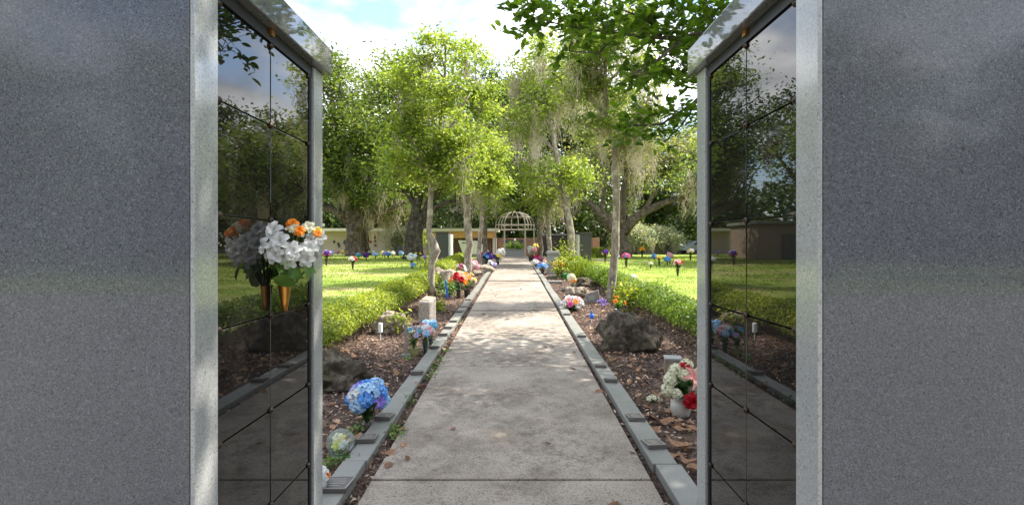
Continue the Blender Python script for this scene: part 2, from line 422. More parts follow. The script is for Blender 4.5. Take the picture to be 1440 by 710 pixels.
PC = dict(white=((.80, .80, .78), (.68, .69, .68)), cream=((.80, .78, .62), (.70, .70, .52)), blue=((.07, .27, .74), (.22, .48, .86)),
          ltblue=((.30, .55, .84), (.55, .72, .88)), purple=((.20, .12, .55), (.36, .25, .72)), red=((.55, .012, .025), (.38, .006, .02)),
          pink=((.75, .33, .40), (.80, .55, .55)), magenta=((.62, .04, .25), (.75, .15, .38)), orange=((.85, .22, .02), (.9, .38, .05)),
          yellow=((.85, .62, .06), (.86, .74, .2)), lily=((.68, .10, .12), (.80, .42, .38)), lav=((.48, .40, .72), (.62, .56, .8)),
          salmon=((.80, .28, .16), (.82, .42, .28)), lime=((.62, .72, .10), (.75, .80, .25)), teal=((.08, .36, .52), (.2, .5, .66)), dkpurple=((.08, .03, .25), (.16, .06, .4)))
for k, (a, b_) in PC.items(): M["p_" + k] = petalmat(k + "_petal", a, b_)

# ------------------------------------------------------------------ ground, path, beds (the setting)
def sheet(name, xs, ys, mat, dz, wob=None):
    mb = MB(); nx = len(xs(0)) if callable(xs) else len(xs)
    for y in ys:
        row = xs(y) if callable(xs) else xs
        for x in row: mb.v.append((x, y, gz(y) + dz))
    for j in range(len(ys) - 1):
        for i in range(nx - 1):
            a = j * nx + i; mb.f.append((a, a + 1, a + nx + 1, a + nx))
    o = mb.build(name, mat); o["kind"] = 'structure'; return o
sheet("ground", [-600, -60, -20, 20, 60, 600], [-400, -60, -10, 0, 33, 48, 80, 140, 700], M["lawn"], 0)
def bed(name, s, x0, amp):
    ys = [0 + .55 * i for i in range(60)] + [33]
    def xs(y):
        e = x0 + amp * math.sin(y * .7) + .15 * math.sin(y * 2.3)
        return [s * .80, s * 1.3, s * 1.8, s * e] if s > 0 else [s * e, s * 1.8, s * 1.3, s * .84]
    sheet(name, xs, ys, M["mulch"], .006)
bed("mulch_bed", -1, 2.75, .12); bed("mulch_bed", 1, 2.9, .12)
PL, PR = -.862, .822
mb = MB()
joints = [.2, 3.11, 5.78, 10.0, 16.4, 23.2, 29.5, 34.2]
for a, b_ in zip(joints, joints[1:]):
    gap = {3.11: .011, 5.78: .006, 10.0: .012, 16.4: .012}
    a += gap.get(a, .007); b_ -= gap.get(b_, .007)
    up_ = {10.0: .014, 16.4: .02, 23.2: .03}.get(round(a - .012, 2), .03 if a > 16.5 else (.0 if a < 9.9 else .014))
    mb.hexa([(PL, a, gz(a) - .08), (PR, a, gz(a) - .08), (PR, b_, gz(b_) - .08), (PL, b_, gz(b_) - .08),
             (PL, a, gz(a) + .03 + up_), (PR, a, gz(a) + .03 + up_), (PR, b_, gz(b_) + .03), (PL, b_, gz(b_) + .03)])
o = mb.build("path", M["concrete"], bevel=.008); o["kind"] = 'structure'
mb = MB()
mb.hexa([(-2.2, 34.2, gz(34.2) - .1), (2.2, 34.2, gz(34.2) - .1), (2.2, 38, gz(38) - .1), (-2.2, 38, gz(38) - .1),
         (-2.2, 34.2, gz(34.2) + .028), (2.2, 34.2, gz(34.2) + .028), (2.2, 38, gz(38) + .028), (-2.2, 38, gz(38) + .028)])
o = mb.build("path_plaza", M["concrete"]); o["kind"] = 'structure'
# granite edging: one strip a side, of butted slabs that step a little
def edging(s, segs):
    mb = MB()
    for (y0, y1, xi, xo, t) in segs:
        a, b_ = y0 + .004, y1 - .004
        x0, x1 = min(s * xi, s * xo), max(s * xi, s * xo)
        mb.hexa([(x0, a, gz(a) - .05), (x1, a, gz(a) - .05), (x1, b_, gz(b_) - .05), (x0, b_, gz(b_) - .05),
                 (x0, a, gz(a) + t), (x1, a, gz(a) + t), (x1, b_, gz(b_) + t), (x0, b_, gz(b_) + t)])
    o = mb.build("path_kerb", M["edging"], bevel=.006); o["kind"] = 'structure'; return o
segL, segR = [], []
y = 1.2
for i, ln in enumerate([2.1, 1.7, 1.62, 1.5, 1.7, 1.4, 1.6, 1.8, 1.5, 1.7, 1.6, 1.5, 1.7, 1.6, 1.7, 1.6, 1.5, 1.6, 1.4]):
    j = rnd.uniform(-.014, .014)
    segL.append((y, min(y + ln, 33), .955 + j, 1.105 + j * 1.3 + rnd.uniform(-.005, .005), .062 + rnd.uniform(-.006, .006))); y += ln
y = 1.2
for i, ln in enumerate([2.05, 1.2, 1.62, 1.8, 1.7, 1.6, 1.9, 1.5, 1.7, 1.6, 1.5, 1.7, 1.6, 1.7, 1.6, 1.7, 1.6, 1.9]):
    j = .022 if i == 0 else rnd.uniform(-.012, .012)
    segR.append((y, min(y + ln, 33), .860 + j, 1.018 + j * 1.2, .06 + rnd.uniform(-.006, .006))); y += ln
edging(-1, segL); edging(1, segR)
sheet("pavement", [-60, -3.2, 3.2, 60], [-13.5, -6, .15], M["asphalt"], .01)

# mulch chips, litter and grass: nobody could count them
rg = np.random.default_rng(5)
def scatter_bed(n, y0, y1, powr=1.0):
    y = y0 + (y1 - y0) * rg.uniform(0, 1, n) ** powr
    s = np.where(rg.uniform(0, 1, n) < .5, -1, 1)
    x = np.where(s < 0, -rg.uniform(.87, 2.9, n), rg.uniform(.83, 2.9, n))
    onL = (x < -.945) & (x > -1.115); onR = (x > .85) & (x < 1.03)
    keep = ~(onL | onR)
    x, y = x[keep], y[keep]
    z = np.interp(y, [0, 33], [0, .681])
    return np.stack([x, y, z], 1)
C = scatter_bed(85000, 1.8, 22, 1.7); C[:, 2] += rg.uniform(.008, .03, len(C))
V, I, t = leaf_arrays(rg, C, .034, .34, .8, svar=.6)
o = np_mesh("mulch_chips", V, I, t, M["chip"]); o["kind"] = 'stuff'; tag(o, "dark brown bark mulch chips covering both planting beds", "mulch")
C = scatter_bed(1700, 1.9, 22, 1.5); C[:, 2] += .022
yy = 2.6 + 12 * rg.uniform(0, 1, 24) ** 1.3; xx = np.sign(rg.uniform(-1, 1, 24)) * .82 * rg.uniform(0, 1, 24) ** .45
C = np.concatenate([C, np.stack([xx - .02, yy, np.interp(yy, [0, 33], [0, .681]) + np.where(yy > 10, .052, .037)], 1)])
V, I, t = leaf_arrays(rg, C, .085, .5, 2.2, big=True, svar=.4)
o = np_mesh("leaf_litter", V, I, t, M["deadleaf"]); o["kind"] = 'stuff'; tag(o, "small dry brown leaves scattered over the mulch beds", "leaf litter")
n = 120000
y = 6.5 + 33 * rg.uniform(0, 1, n) ** 1.25
x = rg.uniform(-1, 1, n) * (5 + y * .55)
keep = (np.abs(x) > 3.0)
x, y = x[keep], y[keep]
pn = np.array([mnoise.noise(Vector((a * .35, b_ * .7, 3.1))) for a, b_ in zip(x, y)])
k2 = pn < .08 + .25 * rg.uniform(-1, 1, len(x)); x, y = x[k2], y[k2]
z = np.interp(y, [0, 33, 48], [0, .681, .62])
n = len(x); hgt = rg.uniform(.015, .045, n) * (1 + y / 40); wd = .004 + y * .0006
a = rg.uniform(0, 2 * np.pi, n)
b0 = np.stack([x - np.cos(a) * wd, y - np.sin(a) * wd, z], 1); b1 = np.stack([x + np.cos(a) * wd, y + np.sin(a) * wd, z], 1)
tp = np.stack([x + rg.normal(0, .03, n), y + rg.normal(0, .03, n), z + hgt], 1)
V = np.stack([b0, b1, tp], 1).reshape(-1, 3)
o = np_mesh("lawn_grass", V, np.arange(n * 3), 3, M["blade"]); o["kind"] = 'stuff'; tag(o, "short green and yellow lawn grass on both sides", "grass")

# ------------------------------------------------------------------ the two niche walls
def niche_wall(s, xw, name_label, seed):
    """s = -1 on the left: u runs away from the path. xw: plane of the black fronts"""
    t = thing("columbarium", name_label, "columbarium", (xw + s * .5, 1.66, 0))
    def X(u): return s * u - s * .5
    def slab(mb, u0, u1, y0, y1, z0, z1):
        a, b_ = sorted((X(u0), X(u1)))
        mb.box(((a + b_) / 2, (y0 + y1) / 2 - 1.66, (z0 + z1) / 2), (b_ - a, y1 - y0, z1 - z0))
    for y0, y1, nm in ((1.25, 1.349, "end_panel"), (1.992, 2.082, "end_panel")):
        b = MB(); slab(b, -.0, 1.1, y0, y1, .053, 2.186); b.build(nm, M["granite"], t, bevel=.003)
        b = MB(); slab(b, -.013, -.0015, y0 + .0005, y1, .053, 2.186); b.build("jamb", M["granite_sheen"], t, bevel=.002)
    b = MB(); slab(b, .022, 1.08, 1.351, 1.990, .05, 2.186); b.build("core", M["groove"], t)
    b = MB(); slab(b, -.03, 1.13, 1.22, 2.11, -.03, .052); b.build("plinth", M["granite"], t, bevel=.004)
    # cap with a weathered (sloping) top
    b = MB()
    u0, u1, y0, y1, z0, z1, z2 = -.043, 1.14, 1.21, 2.107, 2.188, 2.292, 2.37
    ch = .11
    A = [(X(u0), y0), (X(u1), y0), (X(u1), y1), (X(u0), y1)]
    B = [(X(u0 + ch), y0 + ch), (X(u1 - ch), y0 + ch), (X(u1 - ch), y1 - ch), (X(u0 + ch), y1 - ch)]
    vs_ = [(x, y - 1.66, z0) for x, y in A] + [(x, y - 1.66, z1) for x, y in A] + [(x, y - 1.66, z2) for x, y in B]
    b.add(vs_, [(3, 2, 1, 0)] + [(i, (i + 1) % 4, 4 + (i + 1) % 4, 4 + i) for i in range(4)] + [(4 + i, 4 + (i + 1) % 4, 8 + (i + 1) % 4, 8 + i) for i in range(4)] + [(8, 9, 10, 11)])
    b.build("cap", M["cap"], t, bevel=.004)
    # dark channel at the top and ends
    b = MB(); slab(b, -.006, .02, 1.3515, 1.9895, 2.150, 2.185); b.build("head_channel", M["groove"], t)
    b = MB(); slab(b, -.004, .02, 1.972, 1.9893, .056, 2.148); b.build("end_channel", M["groove"], t)
    # fronts
    ys = [1.364, 1.665, 1.968]; zs = [.055 + .305 * k for k in range(8)]
    zs[-1] = 2.147
    g = .0022; rr = random.Random(seed)
    for i in range(2):
        for k in range(7):
            b = MB(); e = rr.uniform(-.0006, .0006)
            slab(b, e, .020, ys[i] + g, ys[i + 1] - g, zs[k] + g, zs[k + 1] - g)
            b.build("niche_front", M["black"], t, bevel=.0012)
    for i, yy in enumerate((1.372, 1.665, 1.966)):
        for k in range(8):
            b = MB()
            rot = Matrix.Rotation(-s * math.pi / 2, 3, 'Y')
            zz = zs[k] if k < 7 else 2.142
            rx = rot
            b.lathe([(.0105, 0), (.0105, .003), (.008, .006), (.006, .0065), (.0045, .0085), (.001, .0095)], (X(-.0005), yy - 1.66, zz), 14, rx)
            b.build("rosette", M["bronze"], t, smooth=True)
    b = MB(); slab(b, -.016, -.007, 1.640, 1.662, 2.168, 2.187); b.build("bracket", M["brass"], t)
    return t
niche_wall(-1, -.787, "grey granite columbarium on the left, flowers in a gold vase on its black niche fronts", 1)
niche_wall(1, .746, "grey granite columbarium on the right, its black niche fronts bare of flowers", 2)

# ------------------------------------------------------------------ flowers
def petal(mb, base, d, n, Lg, W, curl=.25, tip=.35):
    """one curved petal from base along d (unit), face normal n"""
    d = d.normalized(); n = (n - d * n.dot(d))
    if n.length < 1e-6: n = d.orthogonal()
    n.normalize(); s_ = d.cross(n)
    prof = [(0, .12, 0), (.35, .8, .06), (.7, 1.0, .0), (1.0, tip, -curl)]
    vs_ = []
    for (a, wv, h) in prof:
        c = base + d * (Lg * a) + n * (Lg * h)
        hw = W * .5 * wv
        vs_ += [c - s_ * hw + n * (hw * .3), c - n * (hw * .05), c + s_ * hw + n * (hw * .3)]
    fs = []
    for j in range(3):
        for i in range(2):
            a = j * 3 + i; fs.append((a, a + 1, a + 4, a + 3))
    mb.add(vs_, fs)
def blossom(mb, c, ax, r, typ, rr):
    c = Vector(c); ax = Vector(ax).normalized(); u = ax.orthogonal().normalized(); v = ax.cross(u)
    def rad(a): return u * math.cos(a) + v * math.sin(a)
    if typ == 'lily':
        a0 = rr.random() * 6
        for i in range(6):
            d = rad(a0 + i * math.pi / 3) * .85 + ax * .5
            petal(mb, c, d, ax, r * 1.25, r * .5, .45, .08)
    elif typ == 'rose':
        for L_, (k, up, sc) in enumerate(((3, 1.7, .5), (5, 1.0, .75), (6, .45, 1.0), (7, .05, 1.1))):
            a0 = rr.random() * 6
            for i in range(k):
                d = rad(a0 + i * 2 * math.pi / k) + ax * up
                petal(mb, c + ax * (r * .15 * (1 if L_ < 2 else 0)), d, ax - d * .2, r * sc, r * .8, .05 + .12 * L_, .75)
    elif typ == 'cluster':
        k = 20
        for i in range(k):
            zz = 1 - 1.55 * (i + .5) / k; ph = i * 2.39996 + rr.random() * .4
            q = math.sqrt(max(0, 1 - zz * zz))
            nn = (rad(ph) * q + ax * zz).normalized()
            fc = c + nn * r * rr.uniform(.72, 1.0)
            t_ = nn.orthogonal().normalized(); t2 = nn.cross(t_); a0 = rr.random() * 3
            for j in range(4):
                a = a0 + j * math.pi / 2
                petal(mb, fc, t_ * math.cos(a) + t2 * math.sin(a) + nn * .3, nn, r * .5, r * .46, .15, .6)
    else:  # open
        a0 = rr.random() * 6
        for k, up, sc in ((6, .25, 1.0), (5, .8, .7)):
            for i in range(k):
                d = rad(a0 + i * 2 * math.pi / k) + ax * (up + rr.uniform(-.1, .1))
                petal(mb, c, d, ax, r * sc, r * .72, .2, .6)
            a0 += .5
def bouquet(loc, label, blooms, vase=None, Rb=.12, hc=.25, seed=1, group=None, nleaf=26, name="flower_bouquet", lean=(0, 0), leafmat_=None, cat="flowers", leafsize=None, flat=1.0, spots=(), spread=.72):
    """blooms: list of (colour, type, count, radius). vase: (radius, height, material, shape) or None"""
    rr = random.Random(seed); t = thing(name, label, cat, loc, 0, group)
    vh = 0.0
    if vase:
        vr, vh, vm, shp = vase
        prof = {'cone': [(vr * .45, 0), (vr * .6, vh * .3), (vr * .95, vh * .95), (vr, vh), (vr * .86, vh), (vr * .7, vh * .7)],
                'tub': [(vr * .8, 0), (vr * .9, vh * .5), (vr, vh * .92), (vr * 1.08, vh), (vr * .9, vh), (vr * .8, vh * .8)],
                'jar': [(vr * .62, 0), (vr * .85, vh * .12), (vr, vh * .45), (vr * .9, vh * .72), (vr * .62, vh * .88), (vr * .78, vh), (vr * .6, vh), (vr * .5, vh * .8)]}[shp]
        b = MB(); b.lathe(prof, (0, 0, 0), 22); b.build("vase", M[vm], t, smooth=True)
    lean = Vector((lean[0], lean[1], 0))
    cen = Vector((0, 0, hc)) + lean
    pos = []
    for (colr, typ, cnt, rad_) in blooms:
        for i in range(cnt): pos.append((colr, typ, rad_))
    rr.shuffle(pos); n = len(pos); stems = MB()
    for i, (colr, typ, rad_) in enumerate(pos):
        zz = 1 - 1.15 * (i + .5) / n; ph = i * 2.39996 + seed
        q = math.sqrt(max(0, 1 - zz * zz))
        d = Vector((q * math.cos(ph), q * math.sin(ph), zz * flat))
        c = cen + d * Rb * rr.uniform(spread, 1.0)
        mb = MB(); blossom(mb, c, d + Vector((0, -.25, .15)), rad_, typ, rr)
        mb.build("blossom", M["p_" + colr], t)
        top = Vector((0, 0, vh * .9)); mid = top.lerp(c, .5) + lean * .2
        stems.tube([top * .7, mid, c - d * rad_ * .2], [.004, .0035, .003], 5)
    for (colr, typ, c, rad_, ax) in spots:
        c = Vector(c); mb = MB(); blossom(mb, c, ax, rad_, typ, rr); mb.build("blossom", M["p_" + colr], t)
        top = Vector((0, 0, vh * .9)); mid = top.lerp(c, .5) + Vector((0, 0, .01))
        stems.tube([top * .7, mid, c - Vector(ax).normalized() * rad_ * .2], [.0025, .002, .002], 5)
    if nleaf:
        rgl = np.random.default_rng(seed)
        base = np.array([0, 0, vh]); cc = np.array(cen)
        k = rgl.uniform(.25, 1.0, nleaf)[:, None]
        dirs = nrm(rgl.normal(size=(nleaf, 3)) * [1, 1, .6])
        C = base + (cc - base) * k + dirs * Rb * rgl.uniform(.25, .85, nleaf)[:, None] * k
        V, I, tt = leaf_arrays(rgl, C, leafsize or Rb * .62, .5, .3, big=True, D=dirs + np.array([0, 0, .2]))
        np_mesh("foliage", V, I, tt, M[leafmat_ or "flowerleaf"], t)
    stems.build("stems" if False else "stem_bunch", M["flowerleaf"], t)
    return t

# white and orange flowers in the gold vase on the left niche wall
z0 = P(399, 437, 1.70).z
t = bouquet((-.757, 1.70, z0), "white and orange silk flowers in a gold vase on the black niche fronts",
            [], (.020, .085, "brass", 'cone'), .088, .235, 11, nleaf=0,
            spots=[(c_, ty_, ((px - 400) * .00234, dy_, (437 - py) * .00234), r_ * .00188, ((px - 405) * .006, -.75 if dy_ < .03 else .2, (345 - py) * .008 + .25))
                   for c_, ty_, px, py, dy_, r_ in [('white', 'open', 376, 330, -.10, 15), ('white', 'open', 396, 325, -.06, 17), ('white', 'open', 388, 345, -.10, 15), ('white', 'open', 408, 340, -.08, 18), ('white', 'open', 402, 357, -.08, 17), ('white', 'open', 424, 352, -.07, 17),
                      ('white', 'open', 440, 348, -.03, 16), ('white', 'open', 447, 334, .0, 15), ('white', 'open', 416, 366, -.05, 15), ('white', 'open', 434, 364, -.02, 15), ('white', 'open', 385, 335, .04, 16), ('white', 'open', 405, 322, .05, 17), ('white', 'open', 425, 338, .06, 18), ('white', 'open', 398, 350, .05, 17), ('white', 'open', 430, 358, .06, 17),
                      ('orange', 'rose', 420, 316, -.05, 10), ('orange', 'rose', 431, 325, -.06, 9), ('cream', 'open', 424, 322, -.06, 10), ('cream', 'open', 437, 320, -.02, 12), ('yellow', 'open', 447, 325, -.01, 9), ('orange', 'open', 450, 329, -.02, 7)]])
rgl = np.random.default_rng(3)
C = np.array([[.03, -.03, .13], [.0, .03, .12], [.05, .01, .11], [.07, .04, .14], [-.012, -.04, .15], [.02, -.05, .10], [.08, -.02, .13], [.04, -.06, .15]])
D = np.array([[.8, -.5, .2], [-.1, .9, .2], [.9, .2, -.1], [.7, .6, .3], [-.15, -.9, .2], [.2, -.9, -.3], [.9, -.2, .1], [.4, -.8, .3]])
V, I, tt = leaf_arrays(rgl, C, .075, .55, .3, big=True, D=D)
np_mesh("foliage", V, I, tt, M["plant"], t)

# ------------------------------------------------------------------ rocks and stones
def rock(loc, size, label, mat, seed, rz=0, name="rock", group=None, rough=.33):
    import bmesh
    bm = bmesh.new(); bmesh.ops.create_icosphere(bm, subdivisions=5, radius=1)
    off = Vector((seed * 3.7, seed * 1.3, seed * 7.1))
    rk = random.Random(int(seed * 10)); planes = []
    for _ in range(16):
        pn_ = Vector((rk.gauss(0, 1), rk.gauss(0, 1), rk.gauss(0, .8))).normalized(); planes.append((pn_, rk.uniform(.62, .9)))
    for v in bm.verts:
        p = v.co.copy()
        for pn_, pd in planes:
            q = p.dot(pn_) - pd
            if q > 0: p -= pn_ * q * .9
        d = 1 + rough * (mnoise.fractal(p * 1.1 + off, .75, 2.1, 7) + .5 * abs(mnoise.noise(p * 2.6 + off)) - .35 * abs(mnoise.noise(p * 5.5 + off * 2)) ** .7)
        c = mnoise.cell(p * 2.0 + off) * .06
        v.co = Vector((p.x * size[0], p.y * size[1], max(p.z, -.45) * size[2])) * (d + c * .3)
    me = bpy.data.meshes.new(name); bm.to_mesh(me); bm.free()
    me.polygons.foreach_set("use_smooth", [True] * len(me.polygons)); me.materials.append(M[mat])
    o = link(name, me, None, (loc[0], loc[1], loc[2] + size[2] * .3)); o.rotation_euler = (0, 0, rz)
    return tag(o, label, "rock", group)
g = gp(887, 494); rock(g + Vector((.0, .12, 0)), (.46, .34, .35), "large dark mossy boulder beside the right hedge", "rock", 1.3, .3)
g = gp(853, 470); rock(g + Vector((0, .15, 0)), (.17, .15, .15), "small dark rock leaning on the large mossy boulder", "rock", 2.1)
g = gp(474, 548); rock(g + Vector((-.08, .12, 0)), (.33, .30, .24), "weathered grey rock behind the blue flowers, by the left granite wall", "rock", 4.4, .4, rough=.5)
g = gp(548, 470); rock(g + Vector((0, .1, 0)), (.36, .25, .24), "tan limestone boulder behind the weathered grey cross", "rocktan", 5.2)
g = gp(640, 408); rock(g + Vector((0, .2, 0)), (.50, .35, .40), "brown jagged boulder between the two nearest left tree trunks", "rocktan", 6.7, .5)
g = gp(618, 405); rock(g + Vector((0, .25, 0)), (.34, .3, .38), "brown boulder just right of the gnarled left tree trunk", "rocktan", 7.7, .5)
g = gp(680, 383); rock(g, (.5, .4, .26), "low tan rock in the left bed beside the slender trunks", "rocktan", 8.1)
g = gp(668, 388); rock(g, (.3, .3, .2), "small tan rock behind the pale trunk in the left bed", "rocktan", 9.4)
g = gp(812, 418); rock(g, (.28, .22, .22), "pale rough rock just left of the upright grey stone", "rocktan", 3.1)
g = gp(822, 403); rock(g, (.45, .3, .25), "dull brown rock under the right hedge", "rock", 10.3)
g = gp(800, 410); rock(g, (.2, .16, .1), "small flat grey rock by the yellow and white lantern flowers", "stone", 11.9)
g = gp(620, 369); rock(g, (.5, .4, .3), "rounded pale rock at the foot of the charcoal pillar", "rocktan", 12.2)

# slanted-top headstone, left bed
t = thing("headstone", "rough grey headstone with a slanted top beside the left hedge", "headstone", gp(601, 455), R(-27))
def wedge(w_, d_, hf, hb): return [(-w_ / 2, -d_ / 2, -.03), (w_ / 2, -d_ / 2, -.03), (w_ / 2, d_ / 2, -.03), (-w_ / 2, d_ / 2, -.03), (-w_ / 2, -d_ / 2, hf), (w_ / 2, -d_ / 2, hf), (w_ / 2, d_ / 2, hb), (-w_ / 2, d_ / 2, hb)]
b = MB(); b.hexa(wedge(.23, .21, .38, .46)); o = b.build("body", M["headstone"], t, bevel=.03)
b = MB(); p8 = wedge(.16, .13, .40, .33); b.hexa([(x, y, (.395 if y < 0 else .445)) for x, y, z in p8[:4]] + [(x, y, (.395 if y < 0 else .445) + .014) for x, y, z in p8[4:]]); b.build("plate", M["tanplate"], t, bevel=.003)
# short square stone post behind the right bouquet
t = thing("stone_post", "short square stone post behind the white and red bouquet", "stone post", gp(948, 530) + Vector((0, .05, 0)), R(-12))
b = MB(); b.box((0, 0, .08), (.17, .17, .20)); b.build("shaft", M["rocktan"], t, bevel=.01)
b = MB(); b.box((0, 0, .1925), (.18, .18, .022)); b.build("top", M["stonetop"], t, bevel=.003)
# upright grey stone
t = thing("memorial_stone", "upright rough grey memorial stone at the foot of the leaning right trunk", "memorial stone", gp(833, 425), R(-20))
b = MB(); b.hexa([(-.17, -.1, -.03), (.15, -.1, -.03), (.15, .1, -.03), (-.17, .1, -.03), (-.13, -.09, .20), (.13, -.08, .28), (.13, .08, .28), (-.13, .07, .20)]); o = b.build("body", M["stone"], t, bevel=.02)
b = MB(); b.box((.02, -.103, .1), (.14, .01, .1)); b.build("plate", M["stonetop"], t, bevel=.003)
# pedestal with a moulded top
t = thing("pedestal", "square grey granite pedestal with a moulded top beside the path", "pedestal", gp(778, 386) + Vector((0, .1, 0)))
b = MB(); b.box((0, 0, .03), (.52, .52, .12)); b.build("foot", M["stonetop"], t, bevel=.012)
b = MB(); b.box((0, 0, .43), (.42, .42, .68)); b.build("shaft", M["stonetop"], t, bevel=.012)
b = MB(); b.box((0, 0, .81), (.5, .5, .08)); b.box((0, 0, .868), (.44, .44, .035)); b.build("top", M["stonetop"], t, bevel=.01)
for px, py, lab in ((779, 391, "pale flat granite slab directly at the foot of the pedestal"), (780, 399, "pale flat granite slab second from the pedestal"), (803, 408, "small pale granite marker under the lantern flowers")):
    g = gp(px, py); b = MB(); b.box((0, 0, .04), (.46 if py < 405 else .2, .3, .1)); o = b.build("granite_slab", M["edging"], None, bevel=.01, loc=g); tag(o, lab, "stone slab", None)

# ------------------------------------------------------------------ bronze plaques on the edging
PLQ = [("R", 920, 637), ("R", 893, 598), ("R", 856, 543), ("R", 841, 522), ("R", 813, 479), ("R", 797, 447.), ("R", 790, 434.),
       ("L", 471, 697), ("L", 519, 629), ("L", 546, 597), ("L", 588, 532), ("L", 616, 495), ("L", 630, 476.6), ("L", 634.5, 466.5), ("L", 640, 457), ("L", 650, 443), ("L", 656, 436), ("L", 663, 426)]
plabs = {0: "bronze plaque nearest the camera on the right granite edging, tilted on a wedge", 1: "bronze plaque second from the camera on the right edging, beside a curled leaf",
         2: "third bronze plaque from the camera on the right granite edging", 3: "fourth bronze plaque from the camera on the right granite edging",
         4: "thin bronze plaque at the slab joint left of the mossy boulder", 7: "bronze plaque nearest the camera on the left granite edging, cut by the frame",
         8: "bronze plaque on the left edging beside the clear globe", 9: "bronze plaque on the left edging beside the blue bouquet", 10: "bronze plaque on the left edging nearest the dark green vases"}
for i, (s_, px, py) in enumerate(PLQ):
    g = gp(px, py); x = .945 if s_ == "R" else -1.03
    big = py > 590
    t = thing("bronze_plaque", plabs.get(i, "small bronze plaque on the %s granite edging, far along the path" % ("right" if s_ == "R" else "left")), "plaque", (x + rnd.uniform(-.01, .01), g.y, g.z + .0605), R(rnd.uniform(-7, 7)), "bronze plaques along the granite edging")
    wx, wy = (.125, .165) if i != 7 else (.16, .2)
    hn, hf = rnd.uniform(.026, .034), .008
    b = MB(); b.hexa([(-wx / 2, -wy / 2, 0), (wx / 2, -wy / 2, 0), (wx / 2, wy / 2, 0), (-wx / 2, wy / 2, 0), (-wx / 2, -wy / 2, hn), (wx / 2, -wy / 2, hn), (wx / 2, wy / 2, hf), (-wx / 2, wy / 2, hf)])
    b.build("body", M["plaque"], t, bevel=.002)
    sl_ = math.atan2(hf - hn, wy); rot = Matrix.Rotation(sl_, 3, 'X'); zc = (hn + hf) / 2
    b = MB()
    for dx in (-1, 1): b.box(rot @ Vector((dx * (wx / 2 - .005), 0, 0)) + Vector((0, 0, zc + .0012)), (.005, wy * .95, .003), rot)
    for dy in (-1, 1): b.box(rot @ Vector((0, dy * (wy / 2 - .006), 0)) + Vector((0, 0, zc + .0012)), (wx * .86, .005, .003), rot)
    b.build("rim", M["plaquehi"], t)
    b = MB()
    if py > 470:
        for k in range(4):
            l_ = wx * rnd.uniform(.3, .66)
            b.box(rot @ Vector((rnd.uniform(-.006, .006), wy * (.26 - .17 * k), 0)) + Vector((0, 0, zc + .0008)), (l_, .008, .002), rot)
        b.build("lettering", M["plaquehi"], t)

# ------------------------------------------------------------------ bed flowers and keepsakes, near first
bouquet(gp(516, 603), "large blue, white and purple bouquet by the left edging",
        [('ltblue', 'cluster', 7, .06), ('blue', 'cluster', 5, .055), ('white', 'cluster', 2, .065), ('purple', 'lily', 2, .055)], (.028, .06, "globe", 'cone'), .125, .22, 21, nleaf=44)
# clear plastic globe with flowers inside
t = thing("flower_globe", "clear plastic globe with yellow and white flowers inside, by the left granite wall", "globe", gp(479, 641))
b = MB(); b.ball((0, 0, .093), (.095, .075, .092), 28, 18); b.build("shell", M["globe"], t, smooth=True)
b = MB(); b.lathe([(.072, 0), (.078, .01), (.06, .022)], n=24); b.build("foot", M["globe"], t, smooth=True)
rr = random.Random(3)
for colr, c in (('lime', (-.02, -.02, .08)), ('white', (.03, -.025, .085)), ('yellow', (.0, .01, .115)), ('cream', (-.025, .01, .12))):
    b = MB(); blossom(b, c, (0, -.6, .5), .036, 'open', rr); b.build("blossom", M["p_" + colr], t)
V, I, tt = leaf_arrays(np.random.default_rng(2), np.random.default_rng(4).normal(0, .025, (14, 3)) + [0, 0, .06], .04, .4, .3, big=True); np_mesh("foliage", V, I, tt, M["plant"], t)
bouquet(gp(452, 706) + Vector((-.03, .03, 0)), "white silk flowers with one orange bloom at the bottom left by the granite wall", [('white', 'open', 4, .045), ('orange', 'open', 2, .036), ('yellow', 'open', 1, .03)], None, .06, .12, 31, nleaf=8)
bouquet(gp(957, 586), "white, lily and red rose bouquet in a pale ceramic pot on the right mulch bed",
        [], (.085, .165, "pot", 'jar'), .15, .30, 23, nleaf=60, leafsize=.085,
            spots=[(c_, ty_, ((px - 957) * .00586, dy_, (586 - py) * .00586), r_, ((px - 957) * .02, -.7, (540 - py) * .02 + .3))
                   for c_, ty_, px, py, dy_, r_ in [('cream', 'cluster', 948, 519, -.04, .052), ('cream', 'cluster', 939, 531, -.06, .05), ('cream', 'cluster', 958, 523, -.07, .05), ('cream', 'cluster', 935, 544, -.07, .048), ('cream', 'cluster', 946, 548, -.10, .04), ('cream', 'cluster', 965, 514, .0, .05), ('cream', 'cluster', 950, 533, .08, .05), ('cream', 'cluster', 985, 530, .06, .05),
                      ('lily', 'lily', 970, 528, -.10, .085), ('lily', 'lily', 985, 541, -.08, .08), ('red', 'rose', 966, 558, -.12, .062), ('red', 'rose', 961, 514, -.04, .045), ('red', 'rose', 986, 556, -.05, .06)]])
bouquet(gp(918, 566), "small fallen sprig of cream flowers lying on the right mulch bed", [('cream', 'open', 5, .026)], None, .05, .035, 24, nleaf=4, flat=.4, name="flower_sprig")
bouquet(gp(598, 500) + Vector((-.0, 0, 0)), "pink and pale blue bouquet in a dark green vase next to the weathered cross", [('pink', 'rose', 3, .05), ('ltblue', 'cluster', 2, .04), ('white', 'open', 6, .042), ('teal', 'open', 2, .03)], (.035, .17, "darkgreen", 'cone'), .105, .285, 25, nleaf=14, cat="flowers")
